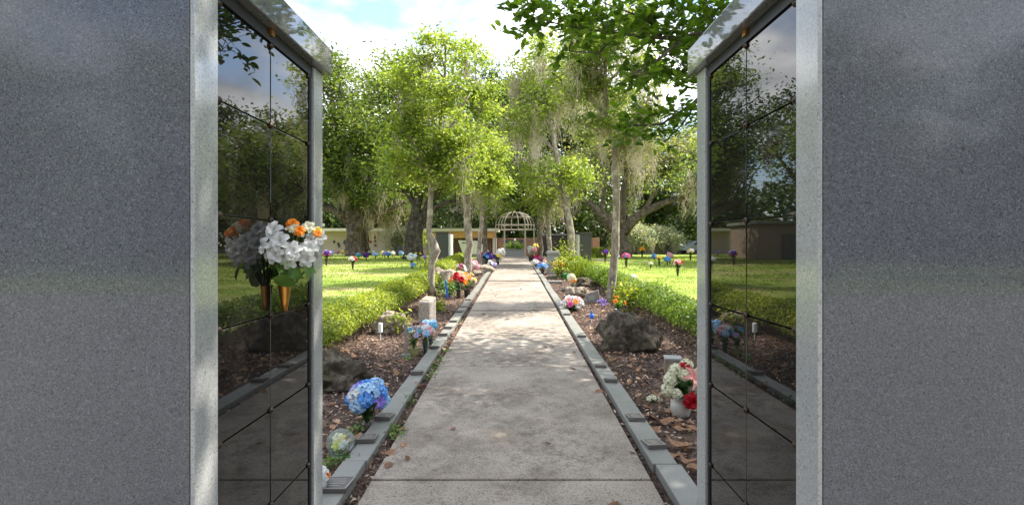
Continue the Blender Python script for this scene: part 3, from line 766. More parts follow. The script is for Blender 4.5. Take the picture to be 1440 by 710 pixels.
bouquet(gp(604, 491) + Vector((.01, .05, 0)), "blue blooms with one broad leaf in the shorter dark green vase behind", [('ltblue', 'cluster', 3, .05), ('teal', 'cluster', 1, .04), ('yellow', 'open', 1, .03)], (.033, .14, "darkgreen", 'cone'), .09, .27, 26, nleaf=7, leafsize=.1)
t = bouquet(gp(582, 501), "leafy plant with blue flowers in an olive green pot beside the cross", [('teal', 'open', 3, .04), ('lav', 'open', 2, .035)], (.07, .11, "potolive", 'tub'), .11, .28, 27, nleaf=60, leafmat_="plant", name="potted_plant", cat="potted plant", leafsize=.05)
t = thing("wooden_cross", "weathered grey wooden cross in a small stone base", "cross", gp(571, 503), R(10))
b = MB(); b.box((0, 0, .20), (.035, .025, .42)); b.build("post", M["woodgrey"], t, bevel=.003)
b = MB(); b.box((0, -.003, .295), (.085, .024, .035)); b.build("arm", M["woodgrey"], t, bevel=.003)
b = MB(); b.box((0, 0, .02), (.11, .09, .06)); b.build("base", M["edging"], t, bevel=.006)
t = thing("garden_light", "white cylinder light on a thin clear stake before the tan boulder", "garden light", gp(535, 479))
b = MB(); b.tube([(0, 0, 0), (0, 0, .14)], .008, 8); b.build("stake", M["whitep"], t)
b = MB(); b.lathe([(.028, .12), (.03, .125), (.03, .245), (.026, .25), (.005, .255)], n=16); b.build("shade", M["whitep"], t, smooth=False)
# further left
bouquet(gp(645, 420) + Vector((.0, 0, 0)), "red and orange bouquet in a dark vase by the left edging", [('red', 'rose', 3, .07), ('orange', 'open', 5, .07), ('salmon', 'open', 2, .06)], (.06, .2, "darkbrown", 'cone'), .20, .42, 41, nleaf=20)
bouquet(gp(653, 419) + Vector((.06, .1, 0)), "orange and yellow bouquet with green leaves in a dark brown pot", [('orange', 'open', 5, .065), ('yellow', 'open', 3, .06), ('red', 'open', 1, .05)], (.08, .2, "darkbrown", 'tub'), .2, .40, 42, nleaf=30, leafmat_="plant")
t = thing("leafy_plant", "low bright green leafy plant beside the red bouquet", "plant", gp(633, 417))
rgl = np.random.default_rng(8); C = rgl.normal(0, 1, (160, 3)) * [.17, .13, .09] + [0, 0, .18]; C[:, 2] = np.abs(C[:, 2])
V, I, tt = leaf_arrays(rgl, C, .09, .6, .5, big=True); np_mesh("foliage", V, I, tt, M["plant"], t)
b = MB(); [b.tube([(0, 0, 0), (rnd.uniform(-.12, .12), rnd.uniform(-.1, .1), .2)], .006, 5) for _ in range(8)]; b.build("stem_bunch", M["plant"], t)
b = MB(); g = gp(630, 418); b.box((0, 0, .19), (.045, .02, .42), Matrix.Rotation(R(-8), 3, 'Y')); b.box((-.025, 0, .40), (.03, .022, .05), Matrix.Rotation(R(30), 3, 'Y')); o = b.build("garden_stake", M["bluep"], None, bevel=.004, loc=g + Vector((0, -.25, 0))); tag(o, "bright blue plastic garden stake among green leaves", "stake")
bouquet(gp(648, 398), "pink and white bouquet in a white vase left of the pale trunk", [('pink', 'open', 4, .07), ('white', 'open', 3, .07), ('magenta', 'open', 2, .05), ('yellow', 'open', 1, .05)], (.06, .2, "whitep", 'cone'), .19, .42, 43, nleaf=14)
bouquet(gp(665, 389), "pale pink flower ball just right of the pale trunk", [('pink', 'cluster', 5, .11), ('white', 'cluster', 2, .1)], (.07, .15, "stonetop", 'cone'), .19, .34, 44, nleaf=6)
bouquet(gp(659, 387), "single orange flower hung on the pale trunk", [('orange', 'open', 3, .05)], None, .05, .3, 45, nleaf=4)
bouquet(gp(690, 381), "lavender and white bouquet on the left edging far down the path", [('lav', 'cluster', 2, .09), ('white', 'open', 4, .08), ('purple', 'open', 2, .07)], (.08, .15, "pot", 'tub'), .16, .28, 46, nleaf=10)
bouquet(gp(684, 378) + Vector((0, .5, 0)), "dark purple, blue and yellow bouquet at the left of the arbor path", [('dkpurple', 'cluster', 3, .10), ('blue', 'open', 3, .09), ('yellow', 'open', 3, .08), ('lav', 'open', 2, .08)], (.1, .28, "blackp", 'tub'), .24, .48, 47, nleaf=20)
bouquet(gp(699, 374) + Vector((0, .3, 0)), "yellow and purple bouquet nearest the arbor on the left", [('yellow', 'open', 4, .09), ('dkpurple', 'cluster', 2, .09), ('white', 'open', 2, .08)], (.1, .22, "blackp", 'tub'), .2, .42, 48, nleaf=20)
bouquet(gp(677, 373), "small red flower cluster by the slender dark trunk", [('red', 'rose', 4, .12)], (.08, .25, "blackp", 'cone'), .14, .42, 49, nleaf=8)
bouquet(gp(704, 367), "white flowers at the left foot of the arbor", [('white', 'cluster', 4, .13)], (.1, .2, "pot", 'tub'), .2, .45, 50, nleaf=10)
# right bed, near to far
bouquet(gp(805, 438), "pink, white and orange wreath of flowers lying on the right bed", [('white', 'open', 9, .075), ('pink', 'open', 4, .07), ('magenta', 'open', 2, .06), ('orange', 'open', 2, .055)], None, .22, .14, 51, nleaf=16, flat=.7)
t = bouquet(gp(869, 447), "leafy plant with orange flowers in a dark grey pot by the leaning trunk", [('orange', 'open', 3, .05)], (.065, .16, "pillar", 'tub'), .14, .26, 52, nleaf=50, leafmat_="plant", name="potted_plant", cat="potted plant", leafsize=.06)
bouquet(gp(846, 431), "small purple flower on the mulch left of the leaning trunk", [('purple', 'lily', 2, .08)], None, .05, .08, 53, nleaf=2)
t = thing("garden_gnome", "small blue figurine on a white stake left of the boulder", "figurine", gp(832, 455))
b = MB(); b.tube([(0, 0, -.02), (0, 0, .1)], .008, 6); b.build("stake", M["whitep"], t)
b = MB(); b.lathe([(.03, .09), (.038, .11), (.034, .16), (.02, .175)], n=12); b.build("body", M["bluep"], t, smooth=True)
b = MB(); b.lathe([(.024, .172), (.026, .185), (.012, .22), (.002, .245)], n=12); b.build("hat", plain("slate_blue", (.12, .14, .28), .6), t, smooth=True)
bouquet(gp(805, 409), "white and yellow lantern flowers on a small stone marker", [('cream', 'cluster', 1, .11), ('orange', 'open', 3, .06), ('yellow', 'open', 2, .06)], None, .11, .26, 54, nleaf=8)
t = thing("green_bucket", "small bright green plastic tub on the mulch by the pedestal", "tub", gp(796, 393)); b = MB(); b.lathe([(.09, 0), (.12, .18), (.13, .2), (.11, .2), (.1, .1)], n=16); b.build("body", M["greenp"], t, smooth=True)
bouquet(gp(781, 391) + Vector((.09, -.1, 0)), "red and yellow bouquet in front of the granite pedestal", [('orange', 'open', 4, .085), ('red', 'rose', 2, .085), ('yellow', 'open', 4, .085)], (.07, .26, "darkbrown", 'cone'), .2, .44, 55, nleaf=12)
bouquet(gp(763, 387), "bright blue flower bouquet on the right edge of the path", [('blue', 'open', 7, .085), ('ltblue', 'open', 2, .07)], (.08, .22, "darkbrown", 'cone'), .2, .33, 56, nleaf=14, flat=.5)
bouquet(gp(770, 383), "pale pink flowers left of the pedestal", [('pink', 'open', 5, .1), ('salmon', 'open', 2, .09)], (.08, .18, "pot", 'tub'), .2, .36, 57, nleaf=10)
bouquet(gp(754, 380), "white flowers with one red bloom beside the path", [('white', 'open', 6, .09), ('lav', 'open', 2, .07), ('red', 'rose', 1, .08)], (.08, .14, "pot", 'tub'), .19, .27, 58, nleaf=10)
bouquet(gp(755.5, 376) + Vector((0, .3, 0)), "magenta flowers in the right bed near the arbor", [('magenta', 'open', 5, .10), ('red', 'rose', 2, .08)], (.08, .2, "blackp", 'cone'), .15, .40, 59, nleaf=12)
bouquet(gp(748, 368), "white and pink flowers at the right foot of the arbor", [('white', 'cluster', 2, .15), ('pink', 'cluster', 1, .14)], (.2, .3, "blackp", 'tub'), .2, .58, 60, nleaf=14)
bouquet(gp(753.5, 369), "yellow flowers on a tall stem at the right of the arbor", [('yellow', 'lily', 3, .13)], (.06, .3, "blackp", 'cone'), .10, .85, 61, nleaf=6)
# curled dry leaves, big enough to count
DL = [(985, 667, .17), (905, 605, .13), (955, 635, .2), (960, 610, .14), (935, 585, .12), (920, 612, .13), (870, 500, .14), (895, 525, .13), (935, 600, .15), (905, 590, .1), (880, 545, .12),
      (545, 645, .11), (466, 690, .13), (560, 530, .13), (590, 548, .12), (610, 515, .14), (505, 560, .13), (500, 505, .13), (905, 505, .12), (925, 560, .11), (860, 510, .1), (565, 610, .09), (540, 520, .16), (850, 505, .1), (545, 608, .1), (497, 655, .1), (965, 655, .12), (945, 650, .12)]
rgl = np.random.default_rng(12)
for i, (px, py, sz) in enumerate(DL):
    g = gp(px, py)
    mb = MB(); k = 9
    for j in range(k + 1):
        a = j / k; wv = sz * .24 * math.sin(math.pi * min(1, .06 + a * .92)) ** .7
        cz = .02 + .05 * sz / .15 * ((a - .5) ** 2) * 4 * (1 if i % 3 else .3)
        mb.v += [((a - .5) * sz, -wv, cz + .3 * wv + .008 * math.sin(a * 9 + i)), ((a - .5) * sz, 0, cz - .1 * wv), ((a - .5) * sz, wv, cz + .45 * wv + .01 * math.sin(a * 7 + i * 2))]
    for j in range(k):
        for q in range(2):
            a = j * 3 + q; mb.f.append((a, a + 1, a + 4, a + 3))
    o = mb.build("dead_leaf", M["deadleaf"], None, smooth=True, loc=g); o.rotation_euler = (rnd.uniform(-.15, .15), rnd.uniform(-.15, .15), rnd.uniform(-.7, .7))
    o.location.z += .01
    tag(o, "large curled dry brown leaf lying on the mulch", "dead leaf", "large dry leaves on the mulch beds")
# weeds along the left edging
for i, (px, py) in enumerate([(560, 620), (553, 612), (575, 570), (612, 522), (618, 512), (606, 535), (628, 497), (645, 455), (478, 655), (500, 610), (466, 660), (575, 508)]):
    g = gp(px, py); t = thing("weed", "small green weed sprouting beside the left granite edging", "weed", g, 0, "weeds along the left edging")
    rgl = np.random.default_rng(60 + i); n = 34
    C = rgl.normal(0, 1, (n, 3)) * [.035, .055, .022] + [0, 0, .035]; C[:, 2] = np.abs(C[:, 2]) + .012
    V, I, tt = leaf_arrays(rgl, C, .028, .5, .6, big=True); np_mesh("foliage", V, I, tt, M["plant"], t)
    b = MB(); [b.tube([(0, 0, 0), (rnd.uniform(-.05, .05), rnd.uniform(-.07, .07), .05)], .0015, 4) for _ in range(7)]; b.build("stem_bunch", M["plant"], t)

# ------------------------------------------------------------------ lawn memorial vases
def lawn_vase(px, Y, pyb, sc, cols, label, seed, group=None, hgt=None):
    g = Vector(((px - CX) / F * Y, Y, gz(Y)))
    cols = [(c_, ty_, n_ + 1, r_ * .72) for c_, ty_, n_, r_ in cols] + [(cols[0][0], 'lily', 2, cols[0][3] * .7)]
    return bouquet(g, label, cols, (.055 * sc, .24 * sc, "darkbrown", 'cone'), .155 * sc, .40 * sc, seed, group, nleaf=26, leafsize=.10 * sc, flat=.55 + .5 * ((seed * 37) % 10) / 10, spread=.45, cat="flower vase", name="memorial_vase")
def Yb(py): return F * H / (py - 330.0)
lawn_vase(953, Yb(388), 0, 1.15, [('red', 'open', 5, .10), ('pink', 'open', 5, .10), ('salmon', 'open', 2, .09), ('white', 'open', 3, .09)], "tall red, pink and white bouquet in a bronze vase on the right lawn", 71)
lawn_vase(880.5, Yb(376), 0, 1.25, [('magenta', 'open', 6, .12), ('teal', 'open', 2, .11), ('yellow', 'open', 1, .1), ('pink', 'lily', 2, .12)], "magenta and teal bouquet in a dark vase right of the leaning trunk", 72)
lawn_vase(866, Yb(371), 0, 1.0, [('lav', 'cluster', 4, .13), ('white', 'open', 1, .1)], "lavender bouquet behind the leaning right trunk", 73)
lawn_vase(851, Yb(369), 0, 1.2, [('dkpurple', 'cluster', 4, .13), ('magenta', 'open', 2, .12), ('lime', 'open', 1, .12)], "dark mixed bouquet at the low kerb near the small box hedge", 74)
lawn_vase(903, Yb(361.5), 0, 1.3, [('orange', 'lily', 4, .16), ('yellow', 'lily', 1, .14)], "single orange flowers on the right lawn before the grey fence", 75)
lawn_vase(927, Yb(374), 0, 1.0, [('yellow', 'open', 6, .11), ('orange', 'open', 1, .1)], "yellow bouquet in a dark vase on the right lawn", 76)
lawn_vase(920, Yb(367), 0, .6, [('blue', 'cluster', 3, .14), ('lav', 'cluster', 1, .1)], "low blue flowers on the right lawn left of the yellow bouquet", 77)
lawn_vase(942, Yb(371), 0, 1.0, [('pink', 'cluster', 5, .12)], "pink flowers in a dark vase on the right lawn", 78)
lawn_vase(971, Yb(366.5), 0, 1.3, [('lav', 'open', 4, .14), ('yellow', 'open', 4, .13), ('white', 'open', 2, .12)], "yellow and lavender bouquet far right on the lawn near the parked car", 79)
lawn_vase(890, Yb(404), 0, .7, [('white', 'lily', 5, .09)], "white lilies standing in the right hedge", 80)
lawn_vase(938.5, Yb(373.5), 0, .7, [('blue', 'cluster', 3, .12)], "small dark blue flowers left of the tall red bouquet", 81)
lawn_vase(915, Yb(378), 0, .55, [('cream', 'open', 3, .09)], "tiny cream flower in a low vase on the right lawn", 82)
lawn_vase(496, Yb(379), 0, 1.1, [('red', 'open', 4, .11), ('white', 'open', 4, .11), ('salmon', 'open', 3, .11)], "red and white bouquet in a bronze vase on the left lawn", 83)
lawn_vase(459, Yb(373), 0, 1.35, [('dkpurple', 'cluster', 4, .13), ('magenta', 'open', 3, .12), ('orange', 'open', 2, .1), ('lav', 'cluster', 2, .11)], "purple and magenta bouquet on the left lawn beside the left granite wall", 84)
lawn_vase(579, Yb(377.5), 0, 1.2, [('white', 'cluster', 5, .14), ('teal', 'open', 3, .12)], "white and teal bouquet in a dark vase left of the gnarled trunk", 85)
lawn_vase(581, Yb(378.5), 0, .45, [('blue', 'open', 4, .13)], "small blue flowers at the foot of the white and teal bouquet", 86)
lawn_vase(597, Yb(374), 0, .9, [('dkpurple', 'open', 5, .11)], "dark purple flowers in a vase by the gnarled trunk", 87)
far = [(510, 358, 'salmon', "salmon flowers right of the big oak trunk"), (482, 358, 'yellow', "yellow flowers left of the big oak trunk"), (475, 357, 'pink', "pink flowers before the mausoleum, left of the yellow ones"),
       (520, 357, 'cream', "cream flowers right of the salmon ones"), (525, 358.5, 'white', "white figurine-like flowers before the mausoleum"), (467, 359.5, 'lav', "lavender flowers left of the big oak, near the granite wall"),
       (528, 364.5, 'ltblue', "pale blue flowers standing in the oak's shade"), (541, 363, 'lav', "lavender flowers in the oak's shade"), (546, 364, 'blue', "blue flowers in the oak's shade"),
       (538, 361, 'lime', "lime green flowers in a dark vase before the mausoleum"), (545, 360, 'lime', "lime green flowers right of the other lime ones"), (564, 362, 'ltblue', "pale blue flowers left of the dark oak trunk"),
       (587, 358, 'orange', "orange flowers just right of the dark oak trunk"), (595, 358, 'pink', "pale pink flowers between the dark oak and the gnarled trunk"), (515, 366, 'dkpurple', "dark purple flowers in the oak's shade"), (504, 365, 'teal', "dark teal flowers in the oak's shade"),
       (552, 360, 'white', "white flowers left of the grey bench")]
for i, (px, py, c_, lab) in enumerate(far):
    Y = Yb(py) if py > 360.5 else 34 + (360.5 - py) * 4
    lawn_vase(px, min(Y, 46), 0, .68, [(c_, 'cluster', 4, .14), ('white' if i % 3 == 0 else c_, 'open', 2, .14)], lab, 100 + i, "small flower vases on the far left lawn")

# ------------------------------------------------------------------ hedges
def hedge(label, pts, w0, h0, n, size, mat, seed, zbase=.10):
    g0 = Vector((pts[0][0], pts[0][1], gz(pts[0][1])))
    t = thing("hedge", label, "hedge", g0)
    rgl = np.random.default_rng(seed)
    P_ = np.array(pts, float); seg = np.r_[0, np.cumsum(np.linalg.norm(np.diff(P_[:, :2], axis=0), axis=1))]
    u = seg[-1] * rgl.uniform(0, 1, n) ** 1.45
    cx = np.interp(u, seg, P_[:, 0]); cy = np.interp(u, seg, P_[:, 1])
    hh = np.array([h0 * (1 + .22 * mnoise.noise(Vector((q * 1.1, seed, 0))) + .10 * mnoise.noise(Vector((q * 4, seed, 3)))) for q in u])
    wv = np.array([w0 * (1 + .25 * mnoise.noise(Vector((q * 1.3, seed, 9)))) for q in u])
    a = rgl.uniform(-.35, np.pi + .35, n); rr_ = 1 - .5 * rgl.uniform(0, 1, n) ** 1.6
    rr_ *= 1 + .12 * rgl.normal(size=n)
    dx = np.cos(a) * rr_ * wv * .5; dz = zbase + (hh - zbase) * (.42 + .58 * np.sin(a) * rr_)
    z = np.interp(cy, [0, 33], [0, .681])
    C = np.stack([cx + dx, cy + rgl.normal(0, .05, n), z + np.maximum(dz, .03)], 1) - np.array(g0)
    N = np.stack([np.cos(a), rgl.normal(0, .5, n), np.sin(a) + .3], 1) + rgl.normal(0, .55, (n, 3)); N = nrm(N)
    V, I, tt = leaf_arrays(rgl, C, size * (1 + np.interp(cy, [6, 30], [0, 1.1])), .55, 0, N=N)
    np_mesh("foliage", V, I, tt, M[mat], t)
    b = MB()
    for k in range(int(seg[-1] * 6)):
        q = seg[-1] * rnd.random() ** 1.3; x = float(np.interp(q, seg, P_[:, 0])); y = float(np.interp(q, seg, P_[:, 1]))
        p0 = Vector((x + rnd.uniform(-.15, .15), y, gz(y))) - g0
        b.tube([p0, p0 + Vector((rnd.uniform(-.1, .1), rnd.uniform(-.1, .1), .2)), p0 + Vector((rnd.uniform(-.25, .25), rnd.uniform(-.2, .2), .42))], [.012, .009, .004], 5)
    b.build("stem_bunch", M["barkoak"], t)["kind"] = 'stuff'
    return t
hedge("low yellow-green hedge along the left bed, from the granite wall to the pillar", [(-2.62, 5.3), (-2.5, 7), (-2.42, 9), (-2.4, 12), (-2.5, 16), (-2.7, 22), (-2.9, 28)], .66, .50, 56000, .042, "hedge", 4)
hedge("low green hedge along the right bed, passing behind the mossy boulder", [(2.85, 5.6), (2.72, 7.2), (2.62, 9.5), (2.6, 12), (2.6, 16), (2.6, 21), (2.5, 26)], .66, .50, 60000, .043, "hedge_deep", 5)
# loose plants around the pedestal
for i, (px, py, hp, n, lab) in enumerate([(790, 392, .75, 420, "tall bright leafy shrub beside the granite pedestal"), (797, 380, 1.1, 420, "bright leafy shrub behind the pedestal"), (812, 390, .6, 300, "loose yellow-green shrub at the head of the right hedge"),
                                          (640, 405, .5, 220, "small yellow-green sapling left of the pale trunk"), (597, 393, .85, 200, "thin bright sapling left of the gnarled trunk"), (560, 470, .3, 200, "low leafy plant at the foot of the left hedge"), (617, 440, .25, 120, "small plant beside the slanted headstone"), (885, 440, .55, 420, "leafy shrub at the boulder's back beside the leaning trunk")]):
    g = gp(px, py); t = thing("shrub", lab, "shrub", g)
    rgl = np.random.default_rng(90 + i)
    C = rgl.normal(0, 1, (n, 3)) * [hp * .28, hp * .25, hp * .26] + [0, 0, hp * .58]; C[:, 2] = np.clip(C[:, 2], .03, None)
    V, I, tt = leaf_arrays(rgl, C, .06 + g.y * .0022, .5, .4); np_mesh("foliage", V, I, tt, M["hedge"], t)
    b = MB(); [b.tube([(0, 0, 0), (rnd.uniform(-.3, .3) * hp, rnd.uniform(-.2, .2) * hp, hp * rnd.uniform(.5, .9))], [.012, .004], 5) for _ in range(9)]; b.build("stem_bunch", M["barkoak"], t)
# iris-like blades near the right hedge
t = thing("grass_clump", "tall blade-leaved clump at the far end of the right hedge", "plant", gp(826, 392)); rgl = np.random.default_rng(33); n = 90
x = rgl.normal(0, .25, n); y = rgl.normal(0, .2, n); hgt = rgl.uniform(.4, .95, n); a = rgl.uniform(0, 6.28, n); lx = x + np.cos(a) * .25; ly = y + np.sin(a) * .25
V = np.stack([np.stack([x - .02, y, x * 0], 1), np.stack([x + .02, y, x * 0], 1), np.stack([lx, ly, hgt], 1)], 1).reshape(-1, 3); np_mesh("foliage", V, np.arange(n * 3), 3, M["hedge"], t)

# ------------------------------------------------------------------ trees
def tree(name, label, base, skel, clumps, per, rs, lsize, lmat, bark, seed, moss=None, group=None, up=.5, brf=1.0, big=False, width=.5, rmin=.008):
    """skel: polylines of (Vector world, radius). clumps: (centre, radii, count). per: leaves per sub-clump"""
    base = Vector(base); t = thing(name, label, "tree", base, 0, group)
    rr = random.Random(seed); rgl = np.random.default_rng(seed)
    wood = MB(); sk = []
    for line in skel:
        pts = []; rad = []
        for (p, r), (q, r2) in zip(line, line[1:]):
            d = (Vector(q) - Vector(p)).length; k = max(1, int(d / max(.25, r * 1.6)))
            for i in range(k):
                f = i / k; pp = Vector(p).lerp(Vector(q), f); ra = r + (r2 - r) * f
                if pts: pp = pp + Vector((rr.uniform(-1, 1), rr.uniform(-1, 1), 0)) * ra * .22
                pts.append(pp); rad.append(ra * rr.uniform(.93, 1.08))
        pts.append(Vector(line[-1][0])); rad.append(line[-1][1])
        wood.tube([p - base for p in pts], rad, 10)
        sk += list(zip(pts, rad))
    SKP = np.array([list(p) for p, r in sk]); SKR = np.array([r for p, r in sk])
    subs = []
    for (c, rd, cnt) in clumps:
        for _ in range(cnt):
            d = Vector((rr.gauss(0, 1), rr.gauss(0, 1), rr.gauss(0, 1))).normalized(); q = rr.random() ** .42
            subs.append(Vector(c) + Vector((d.x * rd[0], d.y * rd[1], d.z * rd[2])) * q)
    LC = []; LD = []; tips = []
    for s_ in subs:
        sv = np.array(list(s_)); dd = np.linalg.norm(SKP - sv, axis=1); pen = np.maximum(0, SKP[:, 2] - sv[2] + .25 * dd) * 1.5
        j = int(np.argmin(dd + pen)); p0 = Vector(SKP[j]); r0 = min(SKR[j] * .55, (.012 + .012 * dd[j]) * brf)
        m1 = p0.lerp(s_, .4) + Vector((rr.uniform(-.1, .1), rr.uniform(-.1, .1), .06 + rr.uniform(0, .1))) * dd[j]
        m2 = p0.lerp(s_, .75) + Vector((rr.uniform(-.08, .08), rr.uniform(-.08, .08), .05)) * dd[j]
        r0 = max(r0, rmin)
        wood.tube([p0 - base, m1 - base, m2 - base, s_ - base], [r0, r0 * .7, r0 * .5, r0 * .25], 5, cap=False)
        for _ in range(3):
            e = s_ + Vector((rr.gauss(0, 1), rr.gauss(0, 1), rr.gauss(0, .7))) * rs * .9
            wood.tube([m2 - base, e - base], [r0 * .4, r0 * .15], 4, cap=False)
            if big:
                dv = np.array(list((e - m2).normalized()))
                for q in range(per // 2):
                    f = rr.uniform(.25, 1.0) if q else 1.0
                    dl = dv * (.6 if q else 1.5) + rgl.normal(size=3) * [.6, .6, .35]; dl /= np.linalg.norm(dl)
                    LC.append((np.array(list(m2.lerp(e, f))) + dl * lsize * .5)[None]); LD.append(dl[None])
        k = max(3, int(per * rr.uniform(.55, 1.4)))
        f = rs * rr.uniform(.75, 1.25)
        if not big: LC.append(sv + rgl.normal(size=(k, 3)) * [f, f, f * .55])
        tips += [s_, m2]
    LC = np.concatenate(LC) - np.array(base)
    V, I, tt = leaf_arrays(rgl, LC, lsize, width, up, big=big, D=np.concatenate(LD) if big else None, svar=.2 if big else .35)
    np_mesh("crown", V, I, tt, M[lmat], t)
    wood.build("trunk", M[bark], t, smooth=True)
    if moss:
        nm, ln, spread, zlo, zhi = moss
        cand = [p for p in tips if zlo <= p.z <= zhi] or tips
        VV = []; k_ = 0
        for _ in range(nm):
            p = rr.choice(cand); w_ = spread * rr.uniform(.4, 1.2); nl = ln * rr.uniform(.35, 1.3)
            ns = 38; ox = rgl.normal(0, w_, ns); oy = rgl.normal(0, w_, ns)
            fall = np.exp(-(ox ** 2 + oy ** 2) / (2 * w_ * w_) * .8)
            ll = nl * (.25 + .75 * fall * rgl.uniform(.5, 1.1, ns))
            x0 = p.x + ox; y0 = p.y + oy; z0_ = p.z + rgl.normal(0, .05 + .12 * nl, ns)
            wv = lsize * .05 * rgl.uniform(.6, 1.5, ns); a = rgl.uniform(0, np.pi, ns)
            jx = rgl.normal(0, .075 * nl, (4, ns)); jx[0] *= .2
            lv = []
            for q, fz in enumerate((0, .33, .66, 1)):
                ww = wv * (1.0, 1.0, .7, .12)[q]
                cx_ = x0 + jx[q] - ox * .55 * fz; cy_ = y0 + jx[(q + 1) % 4] * .6 - oy * .55 * fz; cz_ = z0_ - ll * fz
                lv.append(np.stack([cx_ - np.cos(a) * ww, cy_ - np.sin(a) * ww, cz_], 1)); lv.append(np.stack([cx_ + np.cos(a) * ww, cy_ + np.sin(a) * ww, cz_], 1))
            VV.append(np.stack(lv, 1).reshape(-1, 3))
        VV = np.concatenate(VV) - np.array(base); ns_ = len(VV) // 8
        q = np.array([0, 1, 3, 2, 2, 3, 5, 4, 4, 5, 7, 6]); I = ((np.arange(ns_) * 8)[:, None] + q[None]).ravel()
        np_mesh("hanging_moss", VV, I, 4, M["moss"], t)
    return t
def CL(px, py, rx, ry, Y, dm, n): return (P(px, py, Y), (rx / F * Y, dm, ry / F * Y), n)
def W(px, py, Y, r): return (P(px, py, Y), r)
def base_at(px, Y): return G(px, Y)

# gnarled young tree, left bed
Y = 12.4; b0 = G(608, Y)
tree("young_tree", "gnarled grey young tree in the left bed, a knot on its trunk", b0,
     [[(b0 - Vector((0, 0, .1)), .115), W(606, 395, Y, .082), W(607, 372, Y, .082), W(612, 353, Y, .12), W(609, 340, Y, .115), W(602, 325, Y, .07), W(605, 285, Y, .066), W(608, 240, Y + .1, .07), W(618, 190, Y + .2, .05), W(625, 130, Y + .3, .035), W(627, 60, Y + .3, .015)],
      [W(607, 250, Y, .05), W(580, 200, Y - .2, .035), W(560, 150, Y - .2, .02)], [W(614, 205, Y, .045), W(640, 170, Y, .03), W(662, 130, Y + .2, .015)],
      [W(606, 270, Y, .04), W(640, 235, Y - .5, .03), W(668, 215, Y - .4, .015)], [W(605, 262, Y, .04), W(575, 245, Y + .4, .025), W(556, 235, Y + .5, .015)]],
     [CL(612, 80, 52, 30, Y, .8, 13), CL(590, 125, 50, 40, Y, 1.0, 18), CL(625, 170, 60, 50, Y, 1.1, 26), CL(575, 215, 42, 42, Y, 1.0, 22), CL(640, 225, 50, 42, Y, 1.0, 20), CL(600, 250, 60, 20, Y, 1.0, 7)],
     161, 0.200, .095, "young", "bark", 11, (16, .95, .12, 3.2, 6.4), rmin=.007)
Y = 16.8; b0 = G(658, Y)
tree("young_tree", "pale straight young tree in the left bed with flowers at its foot", b0,
     [[(b0 - Vector((0, 0, .1)), .18), W(658, 375, Y, .13), W(660, 345, Y, .12), W(656, 290, Y, .11), W(654, 260, Y, .11), W(662, 210, Y, .08), W(670, 150, Y, .05), W(668, 85, Y, .02)],
      [W(655, 268, Y, .06), W(690, 235, Y, .04), W(705, 200, Y, .02)], [W(657, 250, Y, .06), W(640, 200, Y + .3, .04), W(648, 140, Y + .3, .02)]],
     [CL(662, 105, 38, 38, Y, 1.2, 15), CL(672, 165, 36, 45, Y, 1.2, 20), CL(684, 225, 32, 38, Y, 1.1, 20), CL(650, 235, 30, 30, Y, 1.1, 14), CL(700, 258, 22, 22, Y, .9, 10)],
     161, 0.244, .115, "young", "bark", 12, (12, 1.25, .14, 3.8, 7.5))
for px, Yk, wr, sd, lab, ck in ((674, 23, .10, 13, "slender pale trunk with sparse leaves, left of the path", "young"), (682, 24.5, .11, 14, "slender dark trunk with sparse leaves, left of the path", "oak"),
                            (760, 29, .14, 15, "thin dark trunk just right of the arbor", "oak"), (773, 25.5, .12, 16, "thin pale trunk behind the granite pedestal", "young")):
    b0 = G(px, Yk); dxk = {13: 6, 14: 2, 15: -3, 16: -5}[sd]
    tree("slender_tree", lab, b0, [[(b0 - Vector((0, 0, .1)), wr * 1.25), W(px, 350, Yk, wr), W(px + dxk * .5, 310, Yk, wr * .85), W(px + dxk, 270, Yk, wr * .7), W(px + dxk * 2, 215, Yk, wr * .35)], [W(px + dxk * .7, 300, Yk, wr * .5), W(px + dxk + 14, 270, Yk, wr * .2)], [W(px + dxk * .8, 290, Yk, wr * .5), W(px + dxk - 16, 262, Yk, wr * .2)]],
         [CL(px + dxk, 250, 30, 40, Yk, 1.3, 18), CL(px + dxk + 8, 285, 26, 22, Yk, 1.1, 11)], 80, .36, .14, ck, "bark" if ck == "young" else "barkoak", sd, (8, 1.6, .16, 3.5, 9))
# right bed trees
Y = 11.5; b0 = G(856, Y)
tree("young_tree", "pale leaning young tree in the right bed beside the mossy boulder", b0,
     [[(b0 - Vector((0, 0, .1)), .13), W(858, 410, Y, .098), W(864, 370, Y, .09), W(867, 310, Y, .083), W(866, 250, Y, .076), W(864, 210, Y, .07), W(852, 160, Y, .06), W(850, 110, Y, .045), W(856, 50, Y, .03), W(850, -10, Y, .015)],
      [W(864, 215, Y, .05), W(895, 175, Y, .035), W(915, 130, Y + .2, .015)], [W(853, 165, Y, .045), W(825, 130, Y, .03), W(800, 100, Y - .2, .015)], [W(851, 120, Y, .035), W(880, 90, Y + .3, .02), W(900, 60, Y + .3, .012)]],
     [CL(850, 40, 60, 40, Y, 1.0, 20), CL(815, 100, 40, 45, Y, 1.0, 15), CL(880, 110, 44, 50, Y, 1.0, 20), CL(845, 170, 50, 30, Y, .9, 10), CL(910, 190, 34, 40, Y, .8, 12)],
     140, 0.200, .095, "young", "bark", 17, (50, 1.15, .12, 3.7, 6.8), rmin=.007)
Y = 24.5; b0 = G(804, Y)
